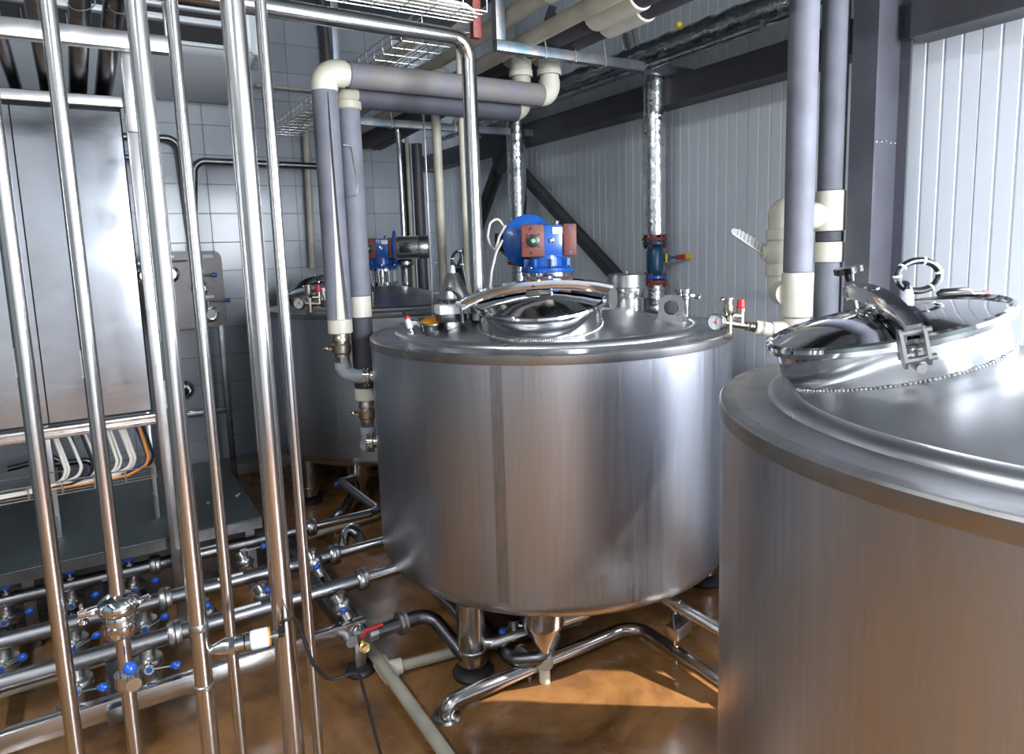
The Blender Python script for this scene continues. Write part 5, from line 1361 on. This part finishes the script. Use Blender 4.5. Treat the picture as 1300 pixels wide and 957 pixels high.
# dark pipe columns right of the tiles
for k, (px, r, m, l) in enumerate(((512, .030, 'primer', 'dark upright pipe at the end of the tiled wall, left of three'), (520, .024, 'primer', 'dark upright pipe at the end of the tiled wall, middle of three'), (532, .045, 'primer', 'thick dark upright pipe at the end of the tiled wall, right of three'))):
    b = at(px, 250, Y=5.35); tag(obj('upright_pipe', MB().cyl((b.x, 5.35, 0), (b.x, 5.35, 2.42), r, 20), m), l, 'pipe')
b = at(523, 250, Y=5.2); tag(obj('upright_pipe', MB().cyl((b.x, 5.25, 0), (b.x, 5.25, 2.45), .016, 14), 'creamdirty'), 'slim beige upright pipe before the dark ones at the end of the tiles', 'pipe')

# valve panel on a stand in front of the tiled wall
Yv = 4.72
pa = at(178, 320, Y=Yv); pb_ = at(289, 416, Y=Yv)
t = thing('valve_panel', 'steel valve panel with blue-tipped levers by the tiled wall', 'panel', ((pa.x+pb_.x)/2, Yv, 0))
W = pb_.x-pa.x; xm = (pa.x+pb_.x)/2; zT = at(235, 319, Y=Yv).z; zB_ = at(235, 417, Y=Yv).z
rc = .05; poly = []
for (cx_, cz_, a0) in ((xm+W/2-rc, zT-rc, 0), (xm-W/2+rc, zT-rc, 90), (xm-W/2+rc, zB_+rc, 180), (xm+W/2-rc, zB_+rc, 270)):
    for j in range(5): a = R_(a0+j*22.5); poly.append((cx_+rc*math.cos(a), cz_+rc*math.sin(a)))
pp = obj('panel_plate', MB().prism(poly, (0, Yv+.05, 0), (1, 0, 0), (0, 0, 1), .05), 'panelsteel', t)
for x in (xm+W/2-.03, xm-W/2+.05):
    obj('stand_leg', MB().bx(x-.018, x+.018, Yv+.05, Yv+.09, 0, zT-.05, .002), 'darksteel', t)
zc_ = at(250, 525, Y=Yv+.07).z
obj('stand_bar', MB().bx(xm-W/2+.06, xm+W/2-.04, Yv+.05, Yv+.085, zc_-.018, zc_+.018, .002), 'darksteel', t)
for j, (px, py, lx, ly, pl_) in enumerate(((217, 348, 238, 331, 0), (254, 366, 273, 349, 1), (268, 399, 290, 381, 1), (184, 350, 186, 340, 0))):
    c = at(px, py, Y=Yv-.02)
    v = obj('panel_valve', MB().lathe([(0, 0), (.052, 0), (.052, .012), (.040, .016), (.040, .045), (.030, .048), (.030, .02), (0, .02)], (c.x, Yv, c.z), (0, -1, 0), 28), 'polish', t)
    e = at(lx, ly, Y=Yv-.04)
    s = V((c.x-.012, Yv-.03, e.z))
    obj('lever', MB().cyl((c.x-.012, Yv-.03, c.z+.03), s, .010, 10).cyl(s, V((e.x, Yv-.04, e.z)), .0055, 8), 'polish', v)
    if pl_: obj('lever_tip', MB().cyl(V((e.x-.02, Yv-.04, e.z)), V((e.x+.01, Yv-.04, e.z)), .013, 12, .003), 'knob', v, label='blue tip')
    obj('tag_plate', MB().bx(c.x-.03, c.x+.03, Yv-.003, Yv, e.z+.02, e.z+.036), 'paper', v, label='small white tag')
obj('tag_plate', MB().bx(pb_.x-.11, pb_.x-.05, Yv-.003, Yv, zT-.045, zT-.025), 'paper', t, label='small white tag')
# round wall outlet below the panel
q = at(234, 497, Y=5.15)
t = thing('wall_outlet', 'round chrome wall rosette with dark pipe mouth below the valve panel', 'fitting', q)
obj('rosette', MB().lathe([(.03, 0), (.075, 0), (.07, .012), (.045, .03), (.03, .03)], (q.x, YB, q.z), (0, -1, 0), 28), 'polish', t)
obj('pipe_mouth', MB().tube([(q.x, YB, q.z), (q.x, YB-.08, q.z), (q.x-.08, YB-.09, q.z-.03)], .03, .03, 16), 'black', t)
# pipes low behind the cabinet, seen through the cables
for (pts, r, l) in (([(60, 590), (118, 583), (122, 640)], .02, 'dark bent pipe seen through the hanging cables, upper'), ([(10, 595), (76, 578), (82, 640)], .018, 'dark bent pipe seen through the hanging cables, lower')):
    P = [at(x, y, Y=4.9) for x, y in pts]
    tag(obj('wall_pipe', MB().tube(P, r, .05, 14), 'darksteel'), l, 'pipe')

# ================================================================== LIGHT
wd = bpy.data.worlds.new('world'); SC.world = wd; wd.use_nodes = True
nt = wd.node_tree; bg = nt.nodes['Background']
bg.inputs['Color'].default_value = (.80, .88, 1, 1); bg.inputs['Strength'].default_value = 1.5
def area(name, loc, rot, sx, sy, power, col):
    l = bpy.data.lights.new(name, 'AREA'); l.shape = 'RECTANGLE'; l.size = sx; l.size_y = sy; l.energy = power; l.color = col
    o = bpy.data.objects.new(name, l); COL.objects.link(o); o.location = loc; o.rotation_euler = rot; return o
area('daylight_right', (XR+.35, (-2.3+YW)/2, 1.62), (0, R_(90), 0), 1.15, 3.1, 190, (.86, .92, 1))
area('daylight_front', (1.72, YF-.35, 1.9), (R_(90), 0, 0), 1.5, 1.75, 400, (.86, .92, 1))
# fluorescent fittings on the ceiling
def ceiling_lamp(x, y, rz, label, power):
    t = thing('ceiling_lamp', label, 'lamp', (x, y, ZC-.09), 'ceiling strip lamps')
    dx, dy = (1.2, .16) if rz == 0 else (.16, 1.2)
    obj('lamp_housing', MB().bx(x-dx/2, x+dx/2, y-dy/2, y+dy/2, ZC-.05, ZC-.001, .005), 'white', t)
    m, ntt, b = new_mat('lamp_tube_glow'); b.inputs['Emission Color'].default_value = (.85, .95, 1, 1); b.inputs['Emission Strength'].default_value = power
    mb = MB()
    for s in (-.04, .04):
        if rz == 0: mb.cyl((x-.58, y+s, ZC-.07), (x+.58, y+s, ZC-.07), .013, 12)
        else: mb.cyl((x+s, y-.58, ZC-.07), (x+s, y+.58, ZC-.07), .013, 12)
    obj('lamp_tube', mb, m, t)
for x_, y_, lab_, w_ in ((-1.5, -.9, 'twin-tube strip lamp on the ceiling behind the camera', 60), (-1.5, .9, 'twin-tube strip lamp on the ceiling above the camera side of the tanks', 55)):
    ceiling_lamp(x_, y_, 90, lab_, 9)
    area('strip_light', (x_, y_, ZC-.10), (0, 0, 0), .16, 1.2, w_, (.93, .96, 1))
sun = bpy.data.lights.new('sun', 'SUN'); sun.energy = 10; sun.angle = R_(.6); sun.color = (1, .93, .84)
so_ = bpy.data.objects.new('sun', sun); COL.objects.link(so_)
sd_ = V((-.80, .60, -.93)).normalized()      # direction the light travels
so_.rotation_euler = sd_.to_track_quat('-Z', 'Y').to_euler()

SC.view_settings.view_transform = 'Standard'; SC.view_settings.look = 'None'
SC.view_settings.gamma = 1; SC.view_settings.use_curve_mapping = False
SC.view_settings.exposure = 0.2
